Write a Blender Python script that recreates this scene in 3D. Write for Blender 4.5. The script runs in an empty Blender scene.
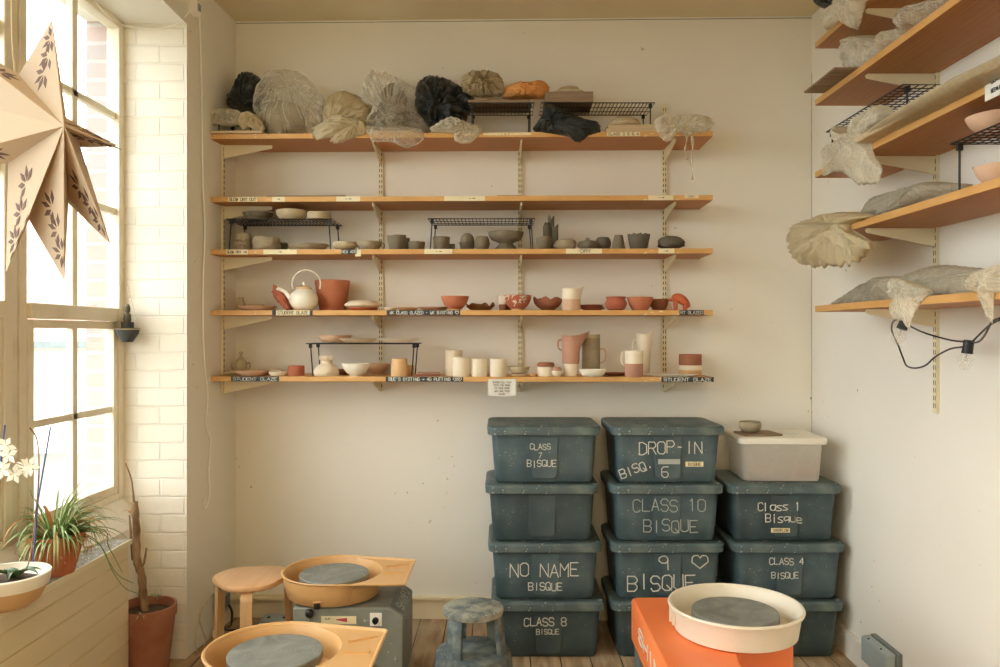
import bpy, bmesh, math, random
from mathutils import Vector, Matrix, noise
R = random.Random(7)
F, EZ, K = 794.0, 1.51, 0.024
scene = bpy.context.scene
COL = scene.collection
PI = math.pi

# ------------------------------------------------------------------ helpers
def P(px, py, Y):
    return Vector(((px - 500) * Y / F, Y, EZ - (py - 333.5) * Y / F))

def yline(px, A):            # depth of the vertical plane Y + K*X = A seen at column px
    return A / (1 + K * (px - 500) / F)

def lin(c):
    c /= 255.0
    return c / 12.92 if c <= 0.04045 else ((c + 0.055) / 1.055) ** 2.4

def rgb(r, g, b):
    return (lin(r), lin(g), lin(b), 1)

class MB:
    def __init__(s):
        s.v, s.f, s.m = [], [], []
    def add(s, vs, fs, m=0):
        o = len(s.v)
        s.v += [Vector(v) for v in vs]
        s.f += [tuple(i + o for i in f) for f in fs]
        s.m += [m] * len(fs)
        return s
    def box(s, lo, hi, m=0, rz=0, c=None):
        x0, y0, z0 = lo; x1, y1, z1 = hi
        vs = [Vector(p) for p in ((x0,y0,z0),(x1,y0,z0),(x1,y1,z0),(x0,y1,z0),(x0,y0,z1),(x1,y0,z1),(x1,y1,z1),(x0,y1,z1))]
        if rz:
            c = Vector(c) if c else Vector(((x0+x1)/2, (y0+y1)/2, 0))
            M = Matrix.Rotation(rz, 3, 'Z')
            vs = [M @ (v - c) + c for v in vs]
        return s.add(vs, [(3,2,1,0),(4,5,6,7),(0,1,5,4),(1,2,6,5),(2,3,7,6),(3,0,4,7)], m)
    def beam(s, a, b, w, h, m=0, up=(0,0,1)):
        a, b = Vector(a), Vector(b)
        d = (b - a).normalized(); u = Vector(up)
        if abs(d.dot(u)) > .98: u = Vector((1,0,0))
        x = d.cross(u).normalized(); y = x.cross(d).normalized()
        vs = []
        for p in (a, b):
            for sx, sy in ((-1,-1),(1,-1),(1,1),(-1,1)):
                vs.append(p + x*sx*w/2 + y*sy*h/2)
        return s.add(vs, [(0,1,2,3),(7,6,5,4),(0,4,5,1),(1,5,6,2),(2,6,7,3),(3,7,4,0)], m)
    def prism(s, poly, z0, z1, m=0, axis='Z', top_scale=1, mtop=None):
        n = len(poly)
        cx = sum(p[0] for p in poly)/n; cy = sum(p[1] for p in poly)/n
        def T(p, z, k=1):
            x = cx + (p[0]-cx)*k; y = cy + (p[1]-cy)*k
            return {'Z': (x, y, z), 'Y': (x, z, y), 'X': (z, x, y)}[axis]
        vs = [T(p, z0) for p in poly] + [T(p, z1, top_scale) for p in poly]
        fs = [(i, (i+1) % n, (i+1) % n + n, i+n) for i in range(n)]
        s.add(vs, fs, m)
        o = len(s.v) - 2*n
        s.f += [tuple(o+i for i in range(n))[::-1], tuple(o+n+i for i in range(n))]
        s.m += [m, m if mtop is None else mtop]
        return s
    def tube(s, pts, r, seg=8, m=0, closed=False):
        pts = [Vector(p) for p in pts]
        n = len(pts); rs = r if isinstance(r, (list, tuple)) else [r]*n
        vs = []; prev = None
        for i, p in enumerate(pts):
            if closed: d = pts[(i+1) % n] - pts[i-1]
            else: d = pts[min(i+1, n-1)] - pts[max(i-1, 0)]
            if d.length < 1e-9: d = Vector((0,0,1))
            d.normalize()
            if prev is None:
                u = Vector((0,0,1)) if abs(d.z) < .9 else Vector((1,0,0))
                x = d.cross(u).normalized()
            else:
                x = (prev - d*prev.dot(d)).normalized()
            prev = x; y = d.cross(x)
            for k in range(seg):
                a = 2*PI*k/seg
                vs.append(p + x*math.cos(a)*rs[i] + y*math.sin(a)*rs[i])
        fs = []
        for i in range(n if closed else n-1):
            j = (i+1) % n
            for k in range(seg):
                l = (k+1) % seg
                fs.append((i*seg+k, i*seg+l, j*seg+l, j*seg+k))
        if not closed:
            fs.append(tuple(range(seg))[::-1]); fs.append(tuple((n-1)*seg+k for k in range(seg)))
        return s.add(vs, fs, m)
    def lathe(s, prof, seg=32, c=(0,0,0), mfun=None, jit=0, jf=3, seed=0, sx=1, sy=1, rimwave=None, m=0):
        vs = []; zmax = max(p[1] for p in prof)
        for (r, z) in prof:
            for k in range(seg):
                a = 2*PI*k/seg
                q = r
                if jit: q *= 1 + jit*noise.noise(Vector((math.cos(a)*jf/2+seed, math.sin(a)*jf/2, z/max(zmax,.001)*jf/1.5 + seed*1.7)))
                zz = z
                if rimwave:
                    t = max(0, z/zmax); zz = z + rimwave[0]*t*t*t*math.sin(a*rimwave[1]+seed) + rimwave[0]*.5*t*t*t*math.sin(a*rimwave[1]*1.7+seed*2)
                vs.append((c[0]+q*math.cos(a)*sx, c[1]+q*math.sin(a)*sy, c[2]+zz))
        o = len(s.v); s.v += [Vector(v) for v in vs]
        for i in range(len(prof)-1):
            mm = mfun((prof[i][1]+prof[i+1][1])/2) if mfun else m
            for k in range(seg):
                l = (k+1) % seg
                s.f.append((o+i*seg+k, o+i*seg+l, o+(i+1)*seg+l, o+(i+1)*seg+k)); s.m.append(mm)
        if prof[0][0] > 1e-5:
            s.f.append(tuple(o+k for k in range(seg))[::-1]); s.m.append(mfun(prof[0][1]) if mfun else m)
        if prof[-1][0] > 1e-5:
            s.f.append(tuple(o+(len(prof)-1)*seg+k for k in range(seg))); s.m.append(mfun(prof[-1][1]) if mfun else m)
        return s
    def blob(s, c, rad, seed=0, amp=.2, f=2.2, sub=4, m=0, crumple=1, zmin=None, rot=0):
        b = bmesh.new(); bmesh.ops.create_icosphere(b, subdivisions=sub, radius=1)
        c = Vector(c); vs = []
        off = Vector((seed*3.1, seed*1.7, -seed*2.3)); M = Matrix.Rotation(rot, 3, 'Y')
        pr_ = random.Random(int(seed*1000)+17)
        planes = [(Vector((pr_.gauss(0,1),pr_.gauss(0,1),pr_.gauss(0,.7))).normalized(), pr_.uniform(-.75,.75), pr_.uniform(.5,1.2)) for _ in range(16)]
        fine = [(Vector((pr_.gauss(0,1),pr_.gauss(0,1),pr_.gauss(0,.5))).normalized(), pr_.uniform(-.9,.9)) for _ in range(22)]
        for v in b.verts:
            n = v.co.normalized(); p = n*f + off
            wv = Vector((noise.noise(p*1.1), noise.noise(p*1.1+Vector((7,0,0))), noise.noise(p*1.1+Vector((0,9,0)))))*.55
            s_ = n + wv; d = noise.noise(p*.45)*.7
            if crumple:
                for dr, c_, w_ in planes: d += (min(.38, abs(s_.dot(dr)-c_))-.27)*w_*.52*min(f,2.8)*.45
                for dr, c_ in fine:
                    e_ = abs(s_.dot(dr)-c_)
                    if e_ < .11: d += (.11-e_)*1.15 - .012
            else:
                d += noise.noise(p*2)*.3
            q = n*(1 + amp*d)
            q = M @ Vector((q.x*rad[0], q.y*rad[1], q.z*rad[2])) + c
            if zmin is not None and q.z < zmin: q.z = zmin + (q.z-zmin)*.02
            vs.append(q)
        b.faces.ensure_lookup_table()
        fs = [tuple(v.index for v in f_.verts) for f_ in b.faces]
        b.free()
        return s.add(vs, fs, m)
    def pleated(s, pts, knot, depth, axis, seed=0, amp=.35, n=9, clamp=None, m=0, M_=150, T_=16, jag=.07):
        """closed crumpled skin: pts = outline points, knot = where the folds gather, axis = unit vector towards the viewer's side"""
        pts = [Vector(q) for q in pts]; knot = Vector(knot); axis = Vector(axis); k_ = len(pts); L_ = []
        for i in range(k_):
            p0, p1, p2, p3 = pts[i-1], pts[i], pts[(i+1) % k_], pts[(i+2) % k_]
            for j in range(4):
                t = j/4; L_.append(p1.lerp(p2, t)*.5 + .25*((2*p1)+(p2-p0)*t+(2*p0-5*p1+4*p2-p3)*t*t+(3*p1-p0-3*p2+p3)*t**3))
        seg = [(L_[(i+1) % len(L_)]-L_[i]).length for i in range(len(L_))]; tot = sum(seg); rim = []; i = 0; acc = 0
        for j in range(M_):
            d = tot*j/M_
            while acc+seg[i] < d: acc += seg[i]; i += 1
            rim.append(L_[i].lerp(L_[(i+1) % len(L_)], (d-acc)/max(seg[i], 1e-9)))
        jg = Vector((seed*2.3, seed, 4)); rim = [knot+(q-knot)*(1+jag*(noise.noise(jg+Vector((j*.45,0,0)))*.8+noise.noise(jg+Vector((j*1.1,5,0)))*.5)) for j, q in enumerate(rim)]
        size = sum((q-knot).length for q in rim)/M_; o = len(s.v); off = Vector((seed*3.7, seed*1.3, seed))
        def skin(side):
            for ti in range(1, T_):
                t = ti/T_
                for j, q in enumerate(rim):
                    a = 2*PI*j/M_; g = t*(1-t**7)**.5 if False else t
                    w = knot.lerp(q, t)
                    c3 = Vector((math.cos(a)*n*.5, math.sin(a)*n*.5, t*1.3)) + off
                    warp = noise.noise(c3*.35)*1.4
                    f1 = 1-abs(noise.noise(c3+Vector((warp,warp,0))))*2.6; f2 = 1-abs(noise.noise(c3*2.1+Vector((5,0,t*2))))*2.4
                    f3 = noise.noise(w*(1.1/size)+off)
                    f4 = 1-abs(noise.noise(w*(2.3/size)+off*1.7+Vector((warp*.4,0,0))))*3.2; f5 = 1-abs(noise.noise(w*(5.2/size)+off))*3.0
                    fl = (.38*f1+.12*f2)*(.25+.75*t)*amp + f3*amp*.9 + (.42*f4+.20*f5-.2)*amp
                    dd = depth*((1-t**2.6)**.5)*(1+fl) + depth*.2*fl*(1-t**9)
                    s.v.append(w + axis*side*dd)
        # front rings, rim ring, back rings
        s.v.append(knot+axis*depth); skin(1)
        for q in rim: s.v.append(q + axis*depth*.12*noise.noise(q*(6/size)+off))
        start_b = len(s.v); skin(-1); s.v.append(knot-axis*depth); e = len(s.v)-1
        def F_(a_, b_): s.f.append(tuple(a_+b_)); s.m.append(m)
        R = lambda k, j: o+1+k*M_+(j % M_)
        for j in range(M_):
            F_((o,), (R(0,j), R(0,j+1)))
            for k in range(T_-1): F_((R(k,j), R(k,j+1)), (R(k+1,j+1), R(k+1,j)))
            B_ = lambda k, j: start_b+k*M_+(j % M_)
            F_((R(T_-1,j), R(T_-1,j+1)), (B_(T_-2,j+1), B_(T_-2,j)))
            for k in range(T_-2, 0, -1): F_((B_(k,j), B_(k,j+1)), (B_(k-1,j+1), B_(k-1,j)))
            F_((B_(0,j), B_(0,j+1)), (e,))
        if clamp:
            for i in range(o, len(s.v)): s.v[i] = clamp(s.v[i])
        return s
    def sheet(s, c, u, v, nu=24, nv=24, seed=0, amp=.02, f=8, thick=.0015, m=0, taper=0):
        c, u, v = Vector(c), Vector(u), Vector(v); n = u.cross(v).normalized()
        top = []; 
        for j in range(nv+1):
            for i in range(nu+1):
                a, b = i/nu-.5, j/nv-.5
                p = c + u*a*(1 - taper*(j/nv)) + v*b
                q = p*f + Vector((seed, seed*2, 0))
                w = noise.voronoi(q)[0]
                e = amp*((w[1]-w[0])*1.2 + noise.noise(q*.5)*1.4)
                edge = 1 + .0
                p = p + n*e*edge + u.normalized()*noise.noise(q*1.1)*amp*.9 + v.normalized()*noise.noise(q*.9+Vector((9,0,0)))*amp*.9
                top.append(p)
        W = nu+1; N = len(top)
        vs = top + [p - n*thick for p in top]
        fs = []
        for j in range(nv):
            for i in range(nu):
                a = j*W+i
                fs.append((a, a+1, a+W+1, a+W)); fs.append((N+a, N+a+W, N+a+W+1, N+a+1))
        return s.add(vs, fs, m)
    def build(s, name, mats, parent=None, loc=None, rz=0, smooth=None, bevel=0, bseg=2, **tags):
        me = bpy.data.meshes.new(name)
        me.from_pydata([tuple(v) for v in s.v], [], s.f)
        if not isinstance(mats, (list, tuple)): mats = [mats]
        for m in mats: me.materials.append(M[m] if isinstance(m, str) else m)
        for p, mi in zip(me.polygons, s.m): p.material_index = min(mi, len(mats)-1)
        b = bmesh.new(); b.from_mesh(me); bmesh.ops.recalc_face_normals(b, faces=b.faces); b.to_mesh(me); b.free()
        if smooth:
            me.polygons.foreach_set('use_smooth', [True]*len(me.polygons))
            if smooth is not True: me.set_sharp_from_angle(angle=math.radians(smooth))
        o = bpy.data.objects.new(name, me); COL.objects.link(o)
        if parent: o.parent = parent
        if loc is not None: o.location = loc
        o.rotation_euler = (0, 0, rz)
        if bevel:
            md = o.modifiers.new('bevel', 'BEVEL'); md.width = bevel; md.segments = bseg; md.limit_method = 'ANGLE'; md.angle_limit = math.radians(40)
            me.polygons.foreach_set('use_smooth', [True]*len(me.polygons)); me.set_sharp_from_angle(angle=math.radians(50))
            
        for k, v in tags.items():
            if v: o[k] = v
        return o

def thing(name, label, cat, loc=(0,0,0), rz=0, group=None):
    o = bpy.data.objects.new(name, None); COL.objects.link(o)
    o.location = loc; o.rotation_euler = (0,0,rz); o['label'] = label; o['category'] = cat
    o.empty_display_size = .05
    if group: o['group'] = group
    return o
def tag(o, label, cat, group=None):
    o['label'] = label; o['category'] = cat
    if group: o['group'] = group
    return o
def struct(o):
    o['kind'] = 'structure'; return o

# ------------------------------------------------------------------ stroke lettering
FONT = {'A':'002640/1232','B':'00063645443303/3342413000','C':'4536160501103041','D':'00062645412000','E':'46060040/0333','F':'460600/0333',
'G':'45361605011030414323','H':'0006/4046/0343','I':'2026','J':'4641301001','K':'0006/4603/0340','L':'060040','M':'0006234640','N':'00064046',
'O':'160501103041453616','P':'00063645443303','Q':'160501103041453616/2240','R':'00063645443303/2340','S':'453616050413334241301001','T':'0646/2620',
'U':'060110304146','V':'062046','W':'0610233046','X':'0640/4600','Y':'062346/2320','Z':'06460040','0':'160501103041453616','1':'152620','2':'05163645440040',
'3':'064623334241301001','4':'30360242','5':'460604344341301001','6':'4636160501103041423303','7':'064610','8':'13040516364544331302011030414233',
'9':'44331304051636454440','l':'1610','a':'44140301103041/4440','s':'441403413000','i':'2420/2625','q':'441403021142/4440','u':'040110304144/4440',
'e':'024243341403011040','-':'1333','.':'2021','>':'0343/344332','@':'4003051636455676858340',"'":'2625','w':'0410233044','r':'0400/023444','k':'0006/0234/0230','n':'0400/0334444 0'.replace(' ',''),'d':'44140301103041/4640','o':'140301103041433414','t':'2620/0444'}
def write(text, c, u, v, h, mat, parent, name='lettering', w=.1, seed=0, wf=.62, mess=.12, n_off=.0008):
    """flat raised strokes centred at c; u = reading direction, v = up"""
    if ' ' in text.strip():
        a_ = h*wf*1.25; T_ = len(text)*a_; i0 = 0; last = None
        for wd in text.split(' '):
            if wd:
                mid = (i0 + len(wd)/2)*a_ - T_/2
                last = write(wd, Vector(c)+Vector(u).normalized()*mid, u, v, h, mat, parent, name, w, seed+i0, wf, mess, n_off)
            i0 += len(wd)+1
        return last
    u, v = Vector(u).normalized(), Vector(v).normalized(); n = u.cross(v)
    rr = random.Random(seed); mb = MB(); s = h/6; adv = h*wf*1.25
    tot = len(text)*adv - adv*.2
    x = -tot/2
    for ch in text:
        g = FONT.get(ch)
        if g:
            dy = rr.uniform(-1,1)*mess*h*.5; k = h*wf/4
            for st in g.split('/'):
                pts = [(int(st[i]), int(st[i+1])) for i in range(0, len(st)-1, 2)]
                pts = [Vector(c) + u*(x + a*k + rr.uniform(-1,1)*mess*s*.8) + v*((b-3)*s + dy + rr.uniform(-1,1)*mess*s*.8) for a, b in pts]
                for a, b in zip(pts, pts[1:]):
                    d = (b-a)
                    if d.length < 1e-6: continue
                    d.normalize(); t = d.cross(n)*w*h/2; e = d*w*h*.3
                    q = [a-e-t, b+e-t, b+e+t, a-e+t]
                    mb.add([p + n*(n_off-.0015) for p in q] + [p + n*(n_off+.0006) for p in q], [(3,2,1,0),(4,5,6,7),(0,1,5,4),(1,2,6,5),(2,3,7,6),(3,0,4,7)])
        x += adv
    return mb.build(name, mat, parent)

# ------------------------------------------------------------------ materials
M = {}
def nodes(name):
    m = bpy.data.materials.new(name); m.use_nodes = True
    nt = m.node_tree; b = nt.nodes['Principled BSDF']; M[name] = m
    return m, nt, b
def N(nt, t, **kw):
    n = nt.nodes.new(t)
    for k, v in kw.items():
        if k.startswith('i_'): n.inputs[k[2:].replace('_', ' ')].default_value = v
        else: setattr(n, k, v)
    return n
def mat(name, col, rough=.7, col2=None, scale=8, detail=5, lo=.35, hi=.65, bump=0, bscale=40, spec=None, metal=0, speck=None, speck_scale=120, speck_th=.70, stretch=None, col3=None):
    m, nt, b = nodes(name); L = nt.links.new
    tc = N(nt, 'ShaderNodeTexCoord'); src = tc.outputs['Object']
    if stretch:
        mp = N(nt, 'ShaderNodeMapping'); mp.inputs['Scale'].default_value = stretch; L(src, mp.inputs[0]); src = mp.outputs[0]
    b.inputs['Roughness'].default_value = rough; b.inputs['Metallic'].default_value = metal
    if spec is not None: b.inputs['Specular IOR Level'].default_value = spec
    out = None
    if col2 is not None:
        nz = N(nt, 'ShaderNodeTexNoise', i_Scale=scale, i_Detail=detail); L(src, nz.inputs['Vector'])
        cr = N(nt, 'ShaderNodeValToRGB'); cr.color_ramp.elements[0].position = lo; cr.color_ramp.elements[1].position = hi
        cr.color_ramp.elements[0].color = col; cr.color_ramp.elements[1].color = col2
        L(nz.outputs['Fac'], cr.inputs[0]); out = cr.outputs[0]
    if speck is not None:
        n2 = N(nt, 'ShaderNodeTexNoise', i_Scale=speck_scale, i_Detail=2.0); L(src, n2.inputs['Vector'])
        n3 = N(nt, 'ShaderNodeTexNoise', i_Scale=speck_scale*.08, i_Detail=2.0); L(src, n3.inputs['Vector'])
        ad = N(nt, 'ShaderNodeMath', operation='MULTIPLY_ADD'); ad.inputs[1].default_value = .35; L(n3.outputs[0], ad.inputs[0]); L(n2.outputs[0], ad.inputs[2])
        mr = N(nt, 'ShaderNodeMapRange'); mr.inputs[1].default_value = speck_th+.14; mr.inputs[2].default_value = speck_th+.2; L(ad.outputs[0], mr.inputs[0])
        mx = N(nt, 'ShaderNodeMix', data_type='RGBA'); L(mr.outputs[0], mx.inputs[0])
        if out: L(out, mx.inputs[6])
        else: mx.inputs[6].default_value = col
        mx.inputs[7].default_value = speck; out = mx.outputs[2]
    if out: L(out, b.inputs['Base Color'])
    else: b.inputs['Base Color'].default_value = col
    if bump:
        nb = N(nt, 'ShaderNodeTexNoise', i_Scale=bscale, i_Detail=4.0); L(src, nb.inputs['Vector'])
        bp = N(nt, 'ShaderNodeBump', i_Strength=bump, i_Distance=.01); L(nb.outputs[0], bp.inputs['Height']); L(bp.outputs[0], b.inputs['Normal'])
    return m

WALL = rgb(234,230,218)
mat('wall_paint', WALL, .85, rgb(230,225,211), 1.3, 4, .4, .7, bump=.12, bscale=14, speck=rgb(170,152,120), speck_scale=34, speck_th=.80)
mat('ceiling_paint', rgb(222,208,175), .9, rgb(214,198,163), 1.2, 4, bump=.15, bscale=5)
mat('trim_paint', rgb(228,216,186), .55, rgb(214,199,164), 3, 4, .45, .75)
mat('window_paint', rgb(232,222,198), .45, rgb(214,200,168), 6, 4, .5, .8)
mat('cable_white', rgb(246,243,236), .5)
mat('cover_paint', rgb(222,208,176), .5, rgb(218,203,166), 2, 3)
mat('ledge_grey', rgb(150,145,130), .7, rgb(120,114,100), 30, 4, speck=rgb(225,220,205), speck_scale=90, speck_th=.66)
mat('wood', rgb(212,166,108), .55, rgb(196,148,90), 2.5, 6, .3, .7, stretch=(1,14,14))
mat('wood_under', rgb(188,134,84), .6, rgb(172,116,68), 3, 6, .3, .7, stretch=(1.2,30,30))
mat('wood_edge', rgb(216,170,104), .5, rgb(200,150,84), 6, 5, .3, .7, stretch=(1,6,6), speck=rgb(235,225,200), speck_scale=26, speck_th=.72)
mat('ply', rgb(222,180,136), .45, rgb(208,162,116), 3, 5, .3, .7, stretch=(14,1,14))
mat('bracket_cream', rgb(226,216,180), .45)
mat('slot_dark', rgb(40,36,30), .8)
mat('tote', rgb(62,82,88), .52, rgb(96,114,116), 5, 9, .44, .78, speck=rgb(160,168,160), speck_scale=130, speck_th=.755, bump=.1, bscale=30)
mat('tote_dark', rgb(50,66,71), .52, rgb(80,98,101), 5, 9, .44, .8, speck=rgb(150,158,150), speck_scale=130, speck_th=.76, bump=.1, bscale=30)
mat('tote_lid', rgb(76,94,96), .5, rgb(114,126,120), 9, 8, .45, .75, speck=rgb(188,180,156), speck_scale=85, speck_th=.70)
mat('chalk', rgb(215,215,205), .9)
mat('chalk_dim', rgb(170,176,168), .9)
mat('tape_black', rgb(44,54,58), .6)
mat('tape_pale', rgb(232,220,182), .7)
mat('paper', rgb(226,224,214), .8)
mat('ink', rgb(50,46,42), .8)
mat('iron', rgb(38,42,46), .5, metal=.2)
mat('terracotta', rgb(192,122,86), .8, rgb(178,106,74), 9, 4, bump=.1)
mat('terracotta_red', rgb(182,104,76), .75, rgb(164,90,64), 9, 4)
mat('terracotta_pink', rgb(188,144,120), .85, rgb(172,126,104), 9, 4)
mat('terracotta_brown', rgb(156,100,72), .8, rgb(136,84,60), 9, 4)
mat('terracotta_orange', rgb(200,104,62), .6, rgb(180,84,46), 12, 4, bump=.3)
mat('planter', rgb(186,110,76), .85, rgb(170,96,64), 6, 5, speck=rgb(205,160,130), speck_scale=30, speck_th=.72)
mat('planter_old', rgb(150,92,68), .85, rgb(172,124,98), 7, 6, .4, .75, bump=.2)
mat('bisque_white', rgb(232,222,200), .8, rgb(222,208,182), 8, 4)
mat('bisque_pink', rgb(218,186,158), .85, rgb(206,170,140), 8, 4)
mat('bisque_tan', rgb(222,186,138), .8, rgb(208,168,118), 8, 4)
mat('bisque_speckle', rgb(226,212,186), .85, rgb(214,196,166), 8, 4, speck=rgb(190,160,130), speck_scale=60, speck_th=.74)
mat('glaze_white', rgb(238,232,214), .35)
mat('grey_clay', rgb(128,118,98), .9, rgb(108,99,82), 12, 5, bump=.3, bscale=30)
mat('grey_clay_light', rgb(170,158,132), .9, rgb(148,136,112), 12, 5, bump=.3, bscale=30)
mat('grey_clay_dark', rgb(106,99,84), .9, rgb(86,81,69), 12, 5, bump=.3, bscale=30)
mat('clay_pale', rgb(196,182,152), .9, rgb(176,160,128), 12, 5)
mat('leather_brown', rgb(150,104,62), .8, rgb(128,86,50), 10, 5)
mat('orange_chunk', rgb(220,160,96), .8, rgb(206,140,76), 10, 5, bump=.5)
mat('board_grey', rgb(150,128,102), .8, rgb(126,104,80), 5, 5, stretch=(1,10,10))
mat('board_pale', rgb(204,184,150), .8, rgb(190,168,132), 5, 5, stretch=(1,10,10))
mat('pan_tan', rgb(216,171,114), .38, rgb(208,160,100), 3, 3)
mat('pan_cream', rgb(228,219,200), .4, rgb(222,212,190), 3, 3)
mat('wheel_metal', rgb(138,142,132), .5, rgb(118,124,116), 8, 6, .4, .75, bump=.05, speck=rgb(190,186,165), speck_scale=40, speck_th=.72)
mat('orange_plastic', rgb(236,122,62), .4, rgb(240,134,76), 3, 3)
mat('leg_grey', rgb(96,106,106), .5)
mat('machine_grey', rgb(112,120,118), .5, rgb(94,102,101), 10, 6, .4, .75, speck=rgb(150,150,135), speck_scale=60, speck_th=.70)
mat('plate_grey', rgb(150,152,140), .5)
mat('stool_plastic', rgb(78,92,97), .6, rgb(128,134,126), 22, 9, .42, .68, speck=rgb(186,178,152), speck_scale=90, speck_th=.74)
mat('stool_top', rgb(150,150,134), .75, rgb(92,100,100), 18, 9, .42, .62, speck=rgb(180,172,146), speck_scale=90, speck_th=.68)
mat('black_plastic', rgb(30,30,30), .4)
mat('red_label', rgb(190,60,70), .6)
mat('star_brown', rgb(112,86,76), .8)
mat('cactus', rgb(112,104,84), .9, rgb(88,84,66), 30, 4)
mat('pot_slate', rgb(72,76,72), .7, rgb(56,60,58), 14, 4)
mat('leaf', rgb(100,136,72), .5, rgb(134,164,98), 20, 3)
mat('leaf_pale', rgb(200,208,160), .55)
mat('leaf_dead', rgb(186,132,72), .8, rgb(160,104,50), 20, 3)
mat('leaf_dark', rgb(64,96,52), .4)
mat('bark', rgb(176,146,112), .9, rgb(112,84,58), 30, 6, bump=.6, bscale=80, stretch=(1,1,.3))
mat('soil', rgb(66,52,40), 1, rgb(96,76,58), 60, 5, bump=.6, bscale=80)
mat('cane_blue', rgb(70,84,140), .5)
mat('string', rgb(205,190,155), .9)
mat('socket_grey', rgb(160,172,172), .5, rgb(148,160,160), 5, 3)
mat('brown_bag', rgb(176,160,126), .8)
mat('roof_tile', rgb(196,160,140), .9, rgb(176,138,120), 4, 3)
mat('outside_wall', rgb(225,222,214), .9)
mat('outside_brick', rgb(150,132,126), .9, rgb(170,120,100), 6, 3, .45, .6)
mat('ground', rgb(112,110,100), .9)
mat('bulb_cap', rgb(34,38,38), .5)

def plastic(name, col, alpha, rough=.3, scale=7, spread=.3, bump=.7, film=False):
    m, nt, b = nodes(name); L = nt.links.new
    b.inputs['Base Color'].default_value = col; b.inputs['Roughness'].default_value = rough
    tl = N(nt, 'ShaderNodeBsdfTranslucent'); tl.inputs[0].default_value = col; mt = N(nt, 'ShaderNodeMixShader'); mt.inputs[0].default_value = .42 if alpha <= 1.2 else .0
    tp = N(nt, 'ShaderNodeBsdfTransparent'); ms = N(nt, 'ShaderNodeMixShader'); L(b.outputs[0], mt.inputs[1]); L(tl.outputs[0], mt.inputs[2]); L(tp.outputs[0], ms.inputs[1]); L(mt.outputs[0], ms.inputs[2])
    L(ms.outputs[0], nt.nodes['Material Output'].inputs[0])
    tc = N(nt, 'ShaderNodeTexCoord'); outs = []
    for k, sc in enumerate(((1.6,1.6,.5),(.6,1.2,1.8))):
        mp = N(nt, 'ShaderNodeMapping'); mp.inputs['Scale'].default_value = sc; mp.inputs['Rotation'].default_value = (0,.5-k,0); L(tc.outputs['Object'], mp.inputs[0])
        nz = N(nt, 'ShaderNodeTexNoise', i_Scale=scale*(1+k), i_Detail=3.0, i_Distortion=1.6); L(mp.outputs[0], nz.inputs['Vector'])
        su = N(nt, 'ShaderNodeMath', operation='SUBTRACT'); su.inputs[1].default_value = .5; L(nz.outputs[0], su.inputs[0])
        ab = N(nt, 'ShaderNodeMath', operation='ABSOLUTE'); L(su.outputs[0], ab.inputs[0]); outs.append(ab.outputs[0])
    mi = N(nt, 'ShaderNodeMath', operation='MINIMUM'); L(outs[0], mi.inputs[0]); L(outs[1], mi.inputs[1])
    mr = N(nt, 'ShaderNodeMapRange'); mr.inputs[1].default_value = 0; mr.inputs[2].default_value = .035; mr.inputs[3].default_value = min(1, alpha+spread); mr.inputs[4].default_value = max(.02, alpha-spread*.35)
    L(mi.outputs[0], mr.inputs[0])
    m2 = N(nt, 'ShaderNodeMapRange'); m2.inputs[1].default_value = 0; m2.inputs[2].default_value = .12; m2.inputs[3].default_value = 1; m2.inputs[4].default_value = 0; L(mi.outputs[0], m2.inputs[0])
    bp = N(nt, 'ShaderNodeBump', i_Strength=bump, i_Distance=.01); L(m2.outputs[0], bp.inputs['Height']); L(bp.outputs[0], b.inputs['Normal'])
    if film:      # thin film: clearer face on, whiter where it turns away
        lw = N(nt, 'ShaderNodeLayerWeight'); lw.inputs['Blend'].default_value = .5; L(bp.outputs[0], lw.inputs['Normal'])
        ma = N(nt, 'ShaderNodeMapRange'); ma.inputs[1].default_value = .05; ma.inputs[2].default_value = .75; ma.inputs[3].default_value = alpha; ma.inputs[4].default_value = min(1, alpha+spread+.3); L(lw.outputs['Facing'], ma.inputs[0]); L(ma.outputs[0], ms.inputs[0])
    else: L(mr.outputs[0], ms.inputs[0])
    return m
plastic('tub_plastic', rgb(250,246,236), .56, .35, scale=2, spread=.02, bump=0.0)
plastic('bag_clear', rgb(244,240,226), .13, .16, scale=5, spread=.26, bump=.45, film=True)
plastic('bag_milky', rgb(244,239,220), .42, .24, scale=5, spread=.24, bump=.4, film=True)
plastic('bag_beige', rgb(226,212,176), 1.1, .4, scale=5, spread=.1, bump=.3)
plastic('bag_grey', rgb(206,200,180), .8, .4, scale=5, spread=.1, bump=.6)
plastic('bag_black', rgb(34,40,42), 1.3, .3, bump=.3)
plastic('bag_wrap', rgb(214,202,170), .95, .4, scale=4, spread=.1, bump=.3)

# tub: milky box, glass panes, bulbs
m, nt, b = nodes('glass_pane'); L = nt.links.new
tr = N(nt, 'ShaderNodeBsdfTransparent'); tr.inputs[0].default_value = (.97,.98,.97,1); gl = N(nt, 'ShaderNodeBsdfGlossy'); gl.inputs['Roughness'].default_value = .02
fr = N(nt, 'ShaderNodeLayerWeight'); pw = N(nt, 'ShaderNodeMath', operation='POWER'); pw.inputs[1].default_value = 4; L(fr.outputs['Facing'], pw.inputs[0]); pm = N(nt, 'ShaderNodeMath', operation='MULTIPLY_ADD'); pm.inputs[1].default_value = .5; pm.inputs[2].default_value = .03; L(pw.outputs[0], pm.inputs[0]); ms = N(nt, 'ShaderNodeMixShader'); L(pm.outputs[0], ms.inputs[0]); L(tr.outputs[0], ms.inputs[1]); L(gl.outputs[0], ms.inputs[2])
L(ms.outputs[0], nt.nodes['Material Output'].inputs[0])
m, nt, b = nodes('bulb_glass'); b.inputs['Base Color'].default_value = rgb(235,228,205); b.inputs['Roughness'].default_value = .06; b.inputs['Alpha'].default_value = .16

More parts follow.
